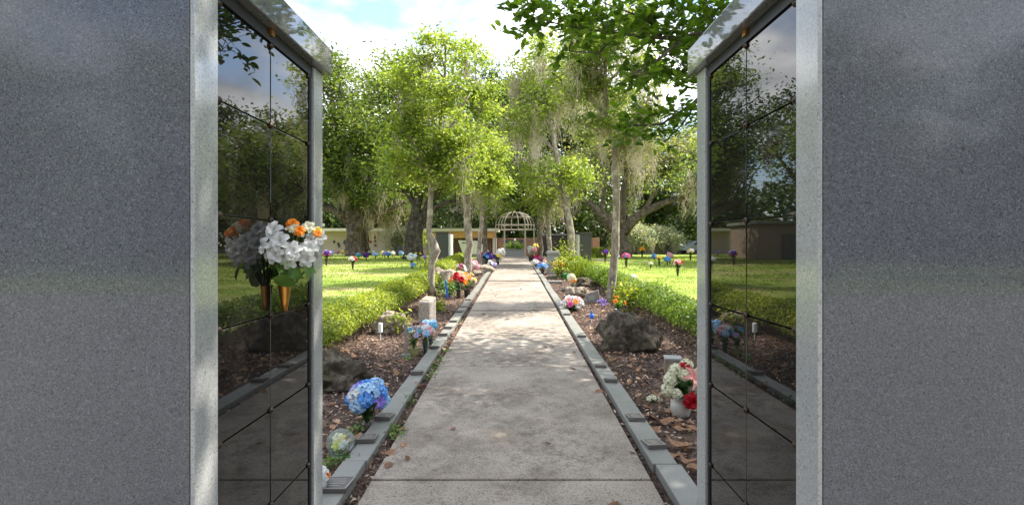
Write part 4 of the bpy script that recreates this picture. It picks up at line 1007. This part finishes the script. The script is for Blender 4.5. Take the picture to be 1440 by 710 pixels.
tree("young_tree", "pale crooked tree leaning left behind the granite pedestal", b0,
     [[(b0 - Vector((0, 0, .1)), .22), W(803, 345, Y, .165), W(802, 320, Y, .18), W(795, 285, Y, .14), W(788, 250, Y, .12), W(780, 205, Y, .12), W(773, 165, Y, .10), W(765, 110, Y, .05), W(760, 60, Y, .02)],
      [W(796, 285, Y, .09), W(815, 265, Y, .06), W(828, 240, Y, .03)], [W(782, 215, Y, .08), W(750, 180, Y, .05), W(730, 130, Y, .025)], [W(774, 170, Y, .07), W(800, 130, Y, .04), W(810, 90, Y, .02)]],
     [CL(750, 100, 55, 50, Y, 2.0, 30), CL(740, 180, 40, 50, Y, 1.8, 24), CL(800, 130, 40, 50, Y, 1.8, 18), CL(815, 250, 26, 24, Y, 1.2, 16), CL(745, 255, 36, 30, Y, 1.6, 16)],
     127, 0.370, .17, "young", "bark", 18, (36, 2.3, .2, 6, 12))
# broad oaks
Y = 42; b0 = G(498, Y)
tree("oak_tree", "broad live oak with a thick trunk on the left lawn before the mausoleum", b0,
     [[(b0 - Vector((0, 0, .2)), .95), W(497, 355, Y, .70), W(497, 345, Y, .60), W(497, 330, Y, .54), W(496, 315, Y, .58)],
      [W(496, 318, Y, .55), W(478, 300, Y, .42), W(455, 290, Y, .3), W(425, 280, Y, .15)], [W(496, 318, Y, .5), W(492, 285, Y, .4), W(480, 240, Y, .25), W(475, 180, Y, .1)],
      [W(498, 318, Y, .5), W(508, 285, Y, .38), W(520, 240, Y, .25), W(525, 170, Y, .1)], [W(498, 325, Y, .4), W(515, 305, Y - .5, .3), W(540, 298, Y - 1, .2), W(570, 285, Y - 1, .1)]],
     [CL(480, 130, 50, 50, Y, 4, 34), CL(440, 200, 50, 60, Y, 4, 30), CL(500, 190, 50, 55, Y, 4, 40), CL(540, 210, 45, 55, Y, 4, 36), CL(480, 255, 50, 28, Y, 4, 26), CL(545, 280, 40, 22, Y, 3, 20), CL(462, 105, 22, 30, Y, 3, 7)],
     150, .85, .30, "oak", "barkoak", 21, (34, 3.0, .3, 3.5, 9), brf=2)
Y = 47; b0 = G(512, Y)
tree("oak_tree", "thinner oak trunk standing just behind the broad live oak", b0, [[(b0 - Vector((0, 0, .2)), .7), W(512, 345, Y, .5), W(513, 325, Y, .45), W(520, 300, Y, .3), W(535, 270, Y, .15)], [W(513, 325, Y, .3), W(505, 295, Y, .2), W(500, 270, Y, .1)]],
     [CL(535, 270, 40, 30, Y, 3, 24), CL(560, 300, 36, 18, Y, 3, 22)], 80, .8, .26, "oakgrey", "barkoak", 22, (26, 2.5, .4, 3.5, 9), brf=2)
Y = 32; b0 = G(581, Y)
tree("oak_tree", "dark forked oak leaning right between the broad oak and the gnarled trunk", b0,
     [[(b0 - Vector((0, 0, .2)), .75), W(580, 352, Y, .56), W(582, 330, Y, .50), W(586, 312, Y, .5)],
      [W(584, 318, Y, .36), W(586, 290, Y, .3), W(590, 265, Y, .27), W(592, 210, Y, .2), W(585, 140, Y, .08)], [W(587, 318, Y, .36), W(600, 295, Y, .28), W(612, 272, Y, .22), W(640, 235, Y, .14), W(660, 180, Y, .07)],
      [W(590, 308, Y, .22), W(615, 290, Y - .3, .16), W(645, 280, Y - .3, .1), W(680, 270, Y - .3, .05)], [W(586, 290, Y, .2), W(565, 262, Y, .14), W(545, 230, Y, .07)]],
     [CL(570, 125, 50, 40, Y, 3.5, 26), CL(555, 180, 40, 45, Y, 3.5, 22), CL(610, 170, 60, 60, Y, 3.5, 34), CL(660, 220, 50, 50, Y, 3, 26), CL(550, 245, 36, 26, Y, 3, 14), CL(620, 262, 60, 16, Y, 3, 16)],
     140, .65, .24, "oak", "barkdark", 23, (24, 2.2, .3, 4.5, 10), brf=2)
Y = 36; b0 = G(874, Y)
tree("oak_tree", "wide spreading oak with two big low limbs on the right lawn", b0,
     [[(b0 - Vector((0, 0, .2)), .75), W(874, 350, Y, .58), W(873, 330, Y, .52), W(873, 322, Y, .55)],
      [W(872, 328, Y, .40), W(855, 312, Y, .36), W(838, 295, Y, .27), W(818, 275, Y, .17), W(795, 255, Y, .08)], [W(874, 328, Y, .42), W(890, 308, Y, .36), W(912, 295, Y, .28), W(940, 283, Y, .18), W(975, 275, Y, .1), W(1010, 262, Y, .05)],
      [W(873, 322, Y, .36), W(876, 285, Y, .27), W(880, 245, Y, .18), W(878, 200, Y, .08)], [W(905, 299, Y, .2), W(920, 270, Y, .14), W(935, 235, Y, .07)], [W(845, 300, Y, .18), W(850, 265, Y, .12), W(840, 230, Y, .05)]],
     [CL(850, 225, 55, 28, Y, 3.5, 26), CL(905, 220, 55, 32, Y, 3.5, 30), CL(950, 240, 50, 32, Y, 3.5, 28), CL(870, 180, 70, 35, Y, 3.5, 26), CL(985, 220, 50, 50, Y, 3.5, 26), CL(1010, 265, 40, 22, Y, 3, 12), CL(825, 262, 30, 14, Y, 2.5, 8)],
     125, .65, .23, "oakgrey", "barkoak", 24, (40, 2.3, .26, 3.5, 9), brf=2)
# background woods: each tree a thing
BG = [(455, 62, 60, 120, "dark", 15.5, "dark evergreen far left behind the broad oak"), (520, 66, 60, 130, "dark", 13.5, "dark evergreen rising behind the left oaks"), (600, 64, 60, 110, "dark", 14, "dark evergreen behind the forked oak"), (690, 54, 60, 80, "dark", 20, "tall dark evergreen left behind the arbor"),
      (745, 50, 60, 70, "dark", 19, "tall dark evergreen directly behind the arbor"), (800, 52, 60, 70, "dark", 19, "tall dark evergreen right behind the arbor"), (850, 60, 60, 60, "oak", 20, "tall green tree right of the dark evergreens"),
      (910, 66, 60, 70, "dark", 16, "dark tall tree behind the silver shrubs"), (975, 64, 60, 60, "oak", 17, "green tree at the far right edge of the view"), (1040, 55, 50, 60, "oak", 16, "green tree reflected in the left niche fronts"), (1130, 48, 50, 60, "dark", 15, "dark tree reflected high in the left niche fronts")]
for i, (px, Yk, rx, ry, lm, hgt, lab) in enumerate(BG):
    b0 = G(px, Yk); rw = 4.6
    zt = hgt
    tree("tall_tree", lab, b0, [[(b0 - Vector((0, 0, .2)), .5), (b0 + Vector((.2, 0, zt * .35)), .36), (b0 + Vector((-.3, .3, zt * .7)), .2), (b0 + Vector((.1, 0, zt * .95)), .05)], [(b0 + Vector((.1, 0, zt * .3)), .22), (b0 + Vector((2.2, -.5, zt * .5)), .08)], [(b0 + Vector((0, 0, zt * .35)), .22), (b0 + Vector((-2.2, -.5, zt * .55)), .08)]],
         [(b0 + Vector((0, 0, zt * .45)), (rw, 3.2, zt * .26), 44), (b0 + Vector((.4, 0, zt * .75)), (rw * .85, 3, zt * .22), 44), (b0 + Vector((0, -1.2, zt * .2)), (rw * 1.1, 2, zt * .17), 34)], 130, .85, .42, lm, "barkdark", 40 + i, (18, 3.2, .35, 4, 12), brf=2)
# trees off to the sides, mirrored in the niche fronts
for i, (x, y, hh, lm, lab) in enumerate([(12.5, 28, 7.5, "oak", "bushy green oak mirrored in the upper left niche fronts"), (20, 36, 9, "oak", "tall green oak mirrored beyond the bushy one in the left niche fronts"), (-15, 24, 9, "oak", "bushy green oak mirrored in the upper right niche fronts"), (-17, 31, 12, "dark", "dark oak mirrored beside the chapel in the right niche fronts"), (-27, 40, 13, "oak", "tall oak far left, behind the chapel mirrored in the right niche fronts")]):
    b0 = Vector((x, y, gz(y)))
    tree("oak_tree", lab, b0, [[(b0, .5), (b0 + Vector((.2, 0, hh * .35)), .35), (b0 + Vector((0, 0, hh * .9)), .06)], [(b0 + Vector((.1, 0, hh * .25)), .25), (b0 + Vector((2.6, 0, hh * .5)), .08)], [(b0 + Vector((.1, 0, hh * .28)), .25), (b0 + Vector((-2.6, 0, hh * .52)), .08)]],
         [(b0 + Vector((0, 0, hh * .62)), (4.2, 3.6, hh * .32), 70)], 110, .7, .26, lm, "barkoak", 140 + i, (30, 2.2, .3, 3, 9), brf=2)
# the far woods all round read as one mass
rgw = np.random.default_rng(99); n = 90000
a = rgw.uniform(0, 2 * np.pi, n); rad = rgw.uniform(78, 92, n)
front = np.abs(np.mod(a - np.pi / 2 + np.pi, 2 * np.pi) - np.pi) < .9
top = np.array([9 + 4 * mnoise.noise(Vector((math.cos(q) * 7, math.sin(q) * 7, 1.5))) + 2 * mnoise.noise(Vector((math.cos(q) * 25, math.sin(q) * 25, 4))) for q in a])
h_ = top * rgw.uniform(0, 1, n) ** .8
rad = np.where(a > np.pi, rad * .62, rad)
C = np.stack([np.cos(a) * rad, np.sin(a) * rad, h_ - .3], 1)
V, I, tt = leaf_arrays(rgw, C, .95, .6, .2); o = np_mesh("woods", V, I, tt, M["dark"]); o["kind"] = 'stuff'; tag(o, "dark green woods closing the view all round", "woods")
# silver shrubs before the fence
for i, (px, Yk, wpx, hh, lab) in enumerate([(893, 50, 26, 3.1, "large silvery moss-hung shrub behind the spreading oak"), (933, 52, 24, 3.0, "silvery moss-hung shrub at the right end of the grey fence"), (840, 52, 22, 3.2, "grey-green shrub behind the left limb of the spreading oak"), (560, 50, 20, 2.9, "silvery shrub between the broad oak and the forked oak")]):
    b0 = G(px, Yk); wm = wpx / F * Yk
    tree("silver_shrub", lab, b0, [[(b0 - Vector((0, 0, .1)), .2), (b0 + Vector((.2, 0, hh * .5)), .1), (b0 + Vector((-.1, 0, hh * .9)), .04)], [(b0 + Vector((0, 0, .2)), .15), (b0 + Vector((wm * .6, 0, hh * .5)), .05)], [(b0 + Vector((0, 0, .2)), .15), (b0 + Vector((-wm * .6, 0, hh * .5)), .05)]],
         [(b0 + Vector((0, 0, hh * .55)), (wm, 1.5, hh * .42), 60), (b0 + Vector((wm * .5, 0, hh * .4)), (wm * .6, 1.2, hh * .3), 20)], 70, .42, .19, "silver", "barkoak", 60 + i, (40, 1.3, .25, .8, 4.5))
b0 = G(975, 58); tree("round_tree", "small round dark green tree at the far right beside the parked car", b0, [[(b0, .22), (b0 + Vector((.1, 0, 1.8)), .15), (b0 + Vector((0, 0, 3.6)), .06)]], [(b0 + Vector((0, 0, 3.4)), (2.4, 2, 1.7), 70)], 70, .5, .22, "dark", "barkoak", 66)
b0 = G(593, 40); tree("small_tree", "small yellow-green shrub between the forked oak and the gnarled trunk", b0, [[(b0, .1), (b0 + Vector((0, 0, 1.2)), .05), (b0 + Vector((0, 0, 2)), .02)]], [(b0 + Vector((0, 0, 1.35)), (.75, .6, .75), 22)], 60, .25, .13, "hedge", "barkoak", 67)
# the tree whose branches hang into the top right
b0 = Vector((4.6, 5.4, gz(5.4)))
T0 = b0 + Vector((0, 0, 3.2))
YN = 3.4
near = [[(T0, .12), (Vector((3.0, 4.3, 3.35)), .07), W(1010, 40, YN, .024), W(955, 55, YN, .016), W(905, 52, YN, .011), W(850, 45, YN, .008), W(800, 38, YN, .005), W(750, 25, YN, .0035), W(722, 22, YN, .0025)],
        [W(960, 54, YN, .012), W(925, 85, YN - .1, .008), W(890, 105, YN - .15, .005)], [W(930, 53, YN, .010), W(890, 20, YN, .006), W(850, 5, YN, .004)],
        [(Vector((3.0, 4.3, 3.35)), .05), W(1015, 105, YN + .3, .016), W(975, 145, YN + .3, .012), W(930, 175, YN + .3, .008), W(880, 178, YN + .3, .005)],
        [W(985, 135, YN + .3, .010), W(960, 175, YN + .3, .006), W(935, 200, YN + .3, .004)], [W(870, 48, YN, .007), W(840, 75, YN, .005), W(800, 72, YN, .003)],
        [W(1005, 45, YN, .02), W(990, 0, YN, .012), W(950, -40, YN, .006)], [W(1005, 45, YN, .014), W(990, 75, YN + .1, .01), W(950, 115, YN + .1, .006)]]
can = [[(b0 - Vector((0, 0, .2)), .26), (b0 + Vector((.1, 0, 1.5)), .21), (T0, .19), (b0 + Vector((-.3, .4, 5.0)), .13), (b0 + Vector((-.6, .8, 7.2)), .05)], [(T0, .12), (Vector((2.4, 6.0, 5.9)), .08), (Vector((.6, 6.6, 6.6)), .04)], [(T0, .12), (Vector((6.6, 6.2, 5.2)), .08), (Vector((8.2, 6.8, 6.2)), .04)], [(T0, .12), (Vector((4.4, 7.6, 5.4)), .08), (Vector((4.0, 9.2, 6.4)), .04)], [(T0, .12), (Vector((4.6, 3.2, 5.4)), .08), (Vector((4.0, 1.6, 6.4)), .04)]]
tw = []
for (px, py, n_, rx, ry) in [(985, 25, 22, 36, 30), (935, 32, 19, 36, 32), (880, 24, 17, 38, 26), (820, 20, 16, 38, 24), (760, 14, 10, 34, 18), (728, 18, 4, 16, 14), (750, 40, 3, 16, 10), (935, 92, 13, 30, 24), (978, 95, 14, 26, 32), (895, 112, 6, 22, 16), (895, 180, 12, 38, 18), (952, 165, 12, 26, 30), (800, 68, 4, 22, 12), (865, 72, 6, 24, 16)]:
    tw.append((P(px, py, YN + (.25 if py > 120 else 0)), (rx / F * YN, .30, ry / F * YN), n_))
tnear = tree("overhanging_tree", "dark green leafy branches hanging over the right granite wall", b0, can + near,
     tw + [], 10, .10, .070, "near", "barkoak", 71, None, up=.8, big=True, width=.46, rmin=.0022, brf=.22)
# its high crown (same tree, one more part)
rr = random.Random(5); rgl = np.random.default_rng(5); LCs = []; wb = MB()
for _ in range(330):
    d = Vector((rr.gauss(0, 1), rr.gauss(0, 1), rr.gauss(0, 1))).normalized() * rr.random() ** .4
    c = Vector((4.2, 5.6, 6.6)) + Vector((d.x * 4.6, d.y * 3.9, d.z * 1.7))
    c.z = max(c.z, H + 380 / F * c.y * 1.05) if abs(c.x) < c.y else c.z
    LCs.append(np.array(list(c)) + rgl.normal(size=(150, 3)) * [.4, .4, .25])
    wb.tube([c - b0, c - b0 + (T0 + Vector((0, 0, 1)) - c) * .35 + Vector((0, 0, .1))], [.008, .02], 4, cap=False)
LC = np.concatenate(LCs) - np.array(b0)
V, I, tt = leaf_arrays(rgl, LC, .12, .5, .6); np_mesh("crown", V, I, tt, M["near"], tnear)
wb.build("branch", M["barkoak"], tnear)

# woods and lawn behind the camera, seen mirrored in the polished end panels
for i, (x, y, hh, lab) in enumerate([(-15, -26, 12, "tall dark tree mirrored in the left granite end panel"), (-6, -30, 13, "tall dark tree mirrored in the middle of the left end panel"), (7, -29, 13, "tall dark tree mirrored in the right granite end panel"), (16, -25, 12, "tall dark tree mirrored at the right edge of the right end panel"), (-25, -22, 11, "dark tree mirrored at the far left of the left end panel"), (25, -20, 11, "dark tree mirrored at the far right of the right end panel"), (-10.5, -23, 14, "tall dark tree mirrored between its neighbours in the left end panel"), (11.5, -24, 14, "tall dark tree mirrored between its neighbours in the right end panel"), (-20, -30, 16, "tallest dark tree mirrored in the left end panel"), (20, -30, 16, "tallest dark tree mirrored in the right end panel"), (0, -33, 15, "dark tree standing behind the viewer on the axis of the path")]):
    b0 = Vector((x, y, 0))
    tree("tall_tree", lab, b0, [[(b0, .5), (b0 + Vector((.3, 0, hh * .4)), .35), (b0 + Vector((0, 0, hh * .9)), .06)], [(b0 + Vector((.2, 0, hh * .3)), .25), (b0 + Vector((3, 0, hh * .5)), .08)], [(b0 + Vector((.2, 0, hh * .33)), .25), (b0 + Vector((-3, 0, hh * .55)), .08)]],
         [(b0 + Vector((0, 0, hh * .62)), (5.4, 3.5, hh * .36), 64)], 80, .95, .5, "dark", "barkdark", 80 + i, None, brf=2)

# ------------------------------------------------------------------ arbor
Y = 33.0; gA = G(724, Y); t = thing("arbor", "cream metal arbor with an open domed roof at the end of the path", "arbor", gA)
hw = 27 / F * Y; dep = 1.1; zp = (363 - 323) / F * Y; zt = (363 - 298) / F * Y; inn = 14.5 / F * Y
posts = [(-hw, .0), (-inn, -dep * .7), (inn, -dep * .7), (hw, 0), (inn, dep * .7), (-inn, dep * .7)]
for x, y in posts:
    b = MB(); b.box((x, y, zp / 2 + .1), (.07, .07, zp + .25)); b.build("post", M["metal"], t)
for z in (zp, zp + .30):
    b = MB()
    for (x0, y0), (x1, y1) in zip(posts, posts[1:] + posts[:1]): b.tube([(x0, y0, z), (x1, y1, z)], .024, 6)
    b.build("ring", M["metal"], t)
ribs = [(x, y) for x, y in posts]
ext = []
for (x0, y0), (x1, y1) in zip(posts, posts[1:] + posts[:1]): ext += [(x0, y0), ((x0 * 2 + x1) / 3, (y0 * 2 + y1) / 3), ((x0 + 2 * x1) / 3, (y0 + 2 * y1) / 3)]
for x, y in ext:
    b = MB(); pts = [(x, y, zp), (x, y, zp + .30)]
    for k in range(1, 9):
        a = math.pi / 2 * k / 8
        pts.append((x * math.cos(a), y * math.cos(a), zp + .30 + (zt - zp - .30) * math.sin(a)))
    b.tube(pts, .017, 6); b.build("rib", M["metal"], t)
b = MB(); pts = []
for k in range(25):
    a = math.pi / 2 * .42; i = k * len(ext) / 24; i0 = int(i) % len(ext); f = i - int(i); i1 = (i0 + 1) % len(ext)
    x = ext[i0][0] * (1 - f) + ext[i1][0] * f; y = ext[i0][1] * (1 - f) + ext[i1][1] * f
    pts.append((x * math.cos(a), y * math.cos(a), zp + .30 + (zt - zp - .30) * math.sin(a)))
b.tube(pts, .013, 6); b.build("ring", M["metal"], t)
b = MB(); b.lathe([(.03, zt - .02), (.05, zt + .03), (.01, zt + .12)], n=10); b.build("finial", M["metal"], t)
# planter under the arbor
Y = 36.5; g = G(724, Y); t = thing("planter", "grey stone planter with green shrubs behind the arbor", "planter", g)
b = MB(); b.box((0, 0, .25), (28 / F * Y, .8, .56)); b.build("box", M["stonetop"], t, bevel=.03)
b = MB(); b.box((0, 0, .54), (30 / F * Y, .9, .08)); b.build("coping", M["edging"], t, bevel=.015)
rgl = np.random.default_rng(77); C = rgl.normal(0, 1, (900, 3)) * [.38, .2, .16] + [0, 0, .72]; V, I, tt = leaf_arrays(rgl, C, .13, .5, .4); np_mesh("foliage", V, I, tt, M["hedge_deep"], t)
b = MB(); b.lathe([(.1, .5), (.06, .9), (.05, 1.15), (.1, 1.2), (.02, 1.3)], n=10); b.build("statue", M["white"], t, smooth=True)

# ------------------------------------------------------------------ brick wall behind, with screens
def wall_px(name, label, px0, px1, pyt, Y, th, mat, cat="wall", coping=None):
    g = G((px0 + px1) / 2, Y); t = thing(name, label, cat, g); wd = (px1 - px0) / F * Y; h_ = P(0, pyt, Y).z - g.z
    b = MB(); b.box((0, 0, h_ / 2 - .1), (wd, th, h_ + .2)); b.build("wall", M[mat], t, bevel=.01)
    if coping:
        b = MB(); b.box((0, 0, h_ + .05), (wd + .1, th + .15, .1)); b.build("coping", M[coping], t, bevel=.01)
    return t, g, wd, h_
t, g, wd, h_ = wall_px("brick_wall", "red brick wall behind the arbor", 694, 757, 335, 38.5, .25, "brick")
for px in (716, 730):
    b = MB(); b.box(((px - (694 + 757) / 2) / F * 38.5, -.135, (P(0, 343, 38.5).z - g.z)), (11 / F * 38.5, .03, 12 / F * 38.5)); b.build("plaque", M["pillar"], t)
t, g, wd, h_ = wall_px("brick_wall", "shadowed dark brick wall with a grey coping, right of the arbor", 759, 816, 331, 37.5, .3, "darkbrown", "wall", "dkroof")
# pierced brick screens
def screen(label, px0, px1, pyt, pyb, Y):
    g = G((px0 + px1) / 2, Y); t = thing("brick_screen", label, "brick screen", g); wd = (px1 - px0) / F * Y; h_ = P(0, pyt, Y).z - g.z
    b = MB(); z = .0; r = 0; bw, bh, gap = .22, .09, .12
    while z < h_:
        x = -wd / 2 + (.17 if r % 2 else 0)
        while x < wd / 2 - .05: b.box((x + bw / 2, 0, z + bh / 2), (min(bw, wd / 2 - x), .12, bh * .98)); x += bw + gap
        z += bh; r += 1
    b.build("lattice", M["brick"], t)
    b = MB(); b.box((0, .5, h_ / 2), (wd, .1, h_)); b.build("backing", M["darkbrown"], t)
    return t
screen("pierced red brick screen under the mausoleum roof, left of the arbor", 636, 694, 336, 362, 37.5)
screen("pierced dark brick screen beside the right charcoal pillar", 805, 815, 335, 360, 36.5)
# leaning white tablet
Y = 36.2; t = thing("white_tablet", "slanted white marble tablet board before the brick screen", "tablet", G(670, Y))
gA = G(670, Y); b = MB()
q = [P(651, 358, Y), P(691, 357, Y), P(674, 339, Y), P(644, 338, Y)]
b.hexa([q[0] - gA, q[1] - gA, q[1] - gA + Vector((0, .12, 0)), q[0] - gA + Vector((0, .12, 0)), q[3] - gA, q[2] - gA, q[2] - gA + Vector((0, .12, 0)), q[3] - gA + Vector((0, .12, 0))]); b.build("slab", M["white"], t, bevel=.01)
b = MB()
for px in (652, 663): b.box(P(px, 341.5, Y) - gA + Vector((0, -.01, 0)), (.22, .03, .07))
b.build("vent", M["pillar"], t)
b = MB(); b.box(P(670, 360, Y) - gA + Vector((0, .1, 0)), (2.0, .4, .16)); b.build("base", M["edging"], t, bevel=.02)
# charcoal pillars (end walls of two niche blocks)
for px0, px1, py0, py1, Y, lab in ((613, 630, 328, 370, 27.6, "charcoal granite pillar block on the left, behind the gnarled trunk"), (816, 832, 329, 368.5, 28.5, "charcoal granite pillar block on the right lawn edge")):
    g = G((px0 + px1) / 2, Y); t = thing("niche_block", lab, "columbarium", g); wd = (px1 - px0) / F * Y; h_ = P(0, py0, Y).z - g.z
    b = MB(); b.box((0, .6, h_ / 2 - .05), (wd, 1.2, h_ + .1)); b.build("body", M["pillar"], t, bevel=.01)
    b = MB(); b.box((0, .6, h_ + .04), (wd + .1, 1.3, .08)); b.build("cap", M["pillar"], t, bevel=.01)
    sx_ = 1 if px0 < 700 else -1
    b = MB(); b.box((sx_ * (wd / 2 + .07), .62, h_ * .5), (.13, 1.1, h_ * .94)); b.build("lit_side", M["white"], t, bevel=.01)  # white slab paints the pillar's path side as sunlit
t, g, wd, h_ = wall_px("brick_pier", "orange brick pier beside the right charcoal pillar", 832.5, 842, 334, 36, .8, "brickorange")
hd = thing("box_hedge", "small square clipped hedge right of the charcoal pillar", "hedge", G(842, 34)); rgl = np.random.default_rng(44)
n = 4000; C = rgl.uniform(-1, 1, (n, 3)); ax_ = rgl.integers(0, 3, n); C[np.arange(n), ax_] = np.sign(C[np.arange(n), ax_]) * rgl.uniform(.8, 1.04, n); C = C * [.47, .35, .30] + [0, 0, .36]
V, I, tt = leaf_arrays(rgl, C, .07, .6, .2); np_mesh("foliage", V, I, tt, M["hedge"], hd)
b = MB(); b.box((0, 0, .3), (.75, .5, .45)); b.build("stem_bunch", M["barkoak"], hd)
b = MB(); b.box((0, 0, .03), (1.1, .5, .12)); o = b.build("low_kerb", M["edging"], None, bevel=.02, loc=G(845, 29.5)); tag(o, "low pale stone kerb before the small clipped hedge", "kerb stone")

# ------------------------------------------------------------------ mausoleum
Y = 56; g = G(560, Y); t = thing("mausoleum", "long low beige mausoleum with a flat roof behind the left oaks", "mausoleum", g)
def lx(px): return (px - CX) / F * Y - g.x
zr = P(0, 325, Y).z - g.z
b = MB(); b.box(((lx(440) + lx(618)) / 2, .5, zr / 2 - .1), (lx(618) - lx(440), 1.0, zr + .2)); b.build("wall", M["wallbeige"], t)
b = MB(); b.box(((lx(436) + lx(620)) / 2, .2, zr + .12), (lx(620) - lx(436), 3.0, .28)); b.build("roof", M["fascia"], t)
rr = random.Random(9)
for k, (px, py) in enumerate([(476, 343), (486, 341), (528, 339), (528, 345), (521, 340), (557, 347), (565, 346), (541, 335), (477, 346), (486, 352), (528, 334), (470, 340), (553, 341)]):
    b = MB(); p = P(px, py, Y) - g; b.ball((p.x, -.06, p.z), (.13, .12, .16) if k != 1 else (.26, .12, .28), 8, 6); b.build("wall_vase", M[("darkbrown", "p_red", "pillar")[k % 3]] if k != 1 else M["darkgreen"], t)
b = MB()
for px in range(446, 618, 13): b.box((lx(px), -.003, zr / 2), (.03, .01, zr))
for kz in (.33, .66): b.box(((lx(440) + lx(618)) / 2, -.004, zr * kz), (lx(618) - lx(440), .01, .03))
b.build("joint_grid", plain("marble_joint", (.45, .37, .3), .7), t)
# nearer wing with the timber eaves
Y = 38; g = G(660, Y); t = thing("mausoleum_wing", "mausoleum wing with deep timber eaves left of the arbor", "mausoleum", g)
zb, zt_ = P(0, 335, Y).z - g.z, P(0, 326, Y).z - g.z
b = MB(); b.box(((lx2 := (614 - CX) / F * Y - g.x) / 2 + ((695 - CX) / F * Y - g.x) / 2, .0, (zb + zt_) / 2), (81 / F * Y, 2.4, zt_ - zb)); b.build("eaves", M["soffit"], t, bevel=.02)
b = MB(); b.box((((608 - CX) / F * Y - g.x + (702 - CX) / F * Y - g.x) / 2, 0, zt_ + .1), (94 / F * Y, 3.0, .2)); b.build("roof", M["fascia"], t)
for px in (633, 696):
    b = MB(); b.box(((px - CX) / F * Y - g.x, -.6, zb / 2 - .05), (.28, .28, zb + .1)); b.build("column", M["fascia"], t)
# building on the right side that the left niche fronts and right fronts mirror
Y0 = 14; t = thing("chapel", "low brick chapel with a pale door, mirrored in the right niche fronts", "building", (-14.9, 33, gz(33)), R(0))
b = MB(); b.box((0, 0, 1.0), (3.6, 4, 2.2)); b.build("wall", plain("tan_brick", (.25, .19, .145), .8, .15, 8), t)
b = MB(); b.box((0, 0, 2.2), (3.9, 4.4, .18)); b.build("roof", M["dkroof"], t)
b = MB(); b.box((-.3, -2.03, .75), (1.3, .08, 1.5)); b.build("door", M["fence"], t)
# bench block and dark boxes before the mausoleum
t = thing("stone_bench", "grey stone bench left of the dark forked oak", "bench", G(565, 44)); b = MB(); b.box((0, 0, .42), (1.0, .4, .14)); b.build("seat", M["fence"], t, bevel=.02)
for sx_ in (-.36, .36):
    b = MB(); b.box((sx_, 0, .17), (.16, .34, .36)); b.build("leg", M["fence"], t, bevel=.02)
b = MB(); b.box((0, .2, .62), (1.0, .1, .4)); b.build("backrest", M["fence"], t, bevel=.02)

# ------------------------------------------------------------------ fence and parked car, far right
Yf = 62; g = G(916, Yf); t = thing("board_fence", "long grey board fence behind the right lawn", "fence", g)
x0, x1 = (842 - CX) / F * Yf - g.x, (1130 - CX) / F * Yf - g.x; hF = P(0, 349.5, Yf).z - g.z
b = MB(); x = x0; k = 0
while x < x1:
    b.box((x + .13, rnd.uniform(-.008, .008), hF / 2 - .1 + rnd.uniform(-.02, .02)), (.25, .03, hF + .2)); x += .262; k += 1
b.build("boards", M["fence"], t)
b = MB(); b.box(((x0 + x1) / 2, .06, hF * .75), (x1 - x0, .06, .09)); b.box(((x0 + x1) / 2, .06, hF * .25), (x1 - x0, .06, .09)); b.build("rail", M["fence"], t)
Yc = 57; g = G(974, Yc); t = thing("parked_car", "pale blue parked car partly hidden at the far right of the lawn", "car", g + Vector((.6, 0, .1)), R(8))
b = MB()
prof = [(-2.1, .35), (-2.15, .75), (-1.9, .9), (-1.1, .95), (-.55, 1.38), (.75, 1.42), (1.45, 1.0), (2.05, .92), (2.15, .6), (2.1, .35)]
vs_ = [(x, -.82, z) for x, z in prof] + [(x, .82, z) for x, z in prof]; k = len(prof)
b.add(vs_, [tuple(range(k)), tuple(range(2 * k - 1, k - 1, -1))] + [(i, k + i, k + (i + 1) % k, (i + 1) % k) for i in range(k)]); b.build("body", M["carpaint"], t, bevel=.05)
for q in ([(-.95, .98), (-.5, 1.32), (.05, 1.34), (.05, .98)], [(.15, .98), (.15, 1.34), (.68, 1.35), (1.2, .99)]):
    b = MB(); b.add([(x, -.826, z) for x, z in q] + [(x, -.80, z) for x, z in q], [(0, 1, 2, 3), (7, 6, 5, 4), (0, 4, 5, 1), (1, 5, 6, 2), (2, 6, 7, 3), (3, 7, 4, 0)]); b.build("window", M["carglass"], t)
for sx_ in (-1.35, 1.35):
    for sy_ in (-.78, .78):
        b = MB(); b.lathe([(.2, -.1), (.33, -.09), (.33, .09), (.2, .1)], (sx_, sy_, .28), 18, Matrix.Rotation(math.pi / 2, 3, 'X')); b.build("wheel", M["tyre"], t, smooth=False)
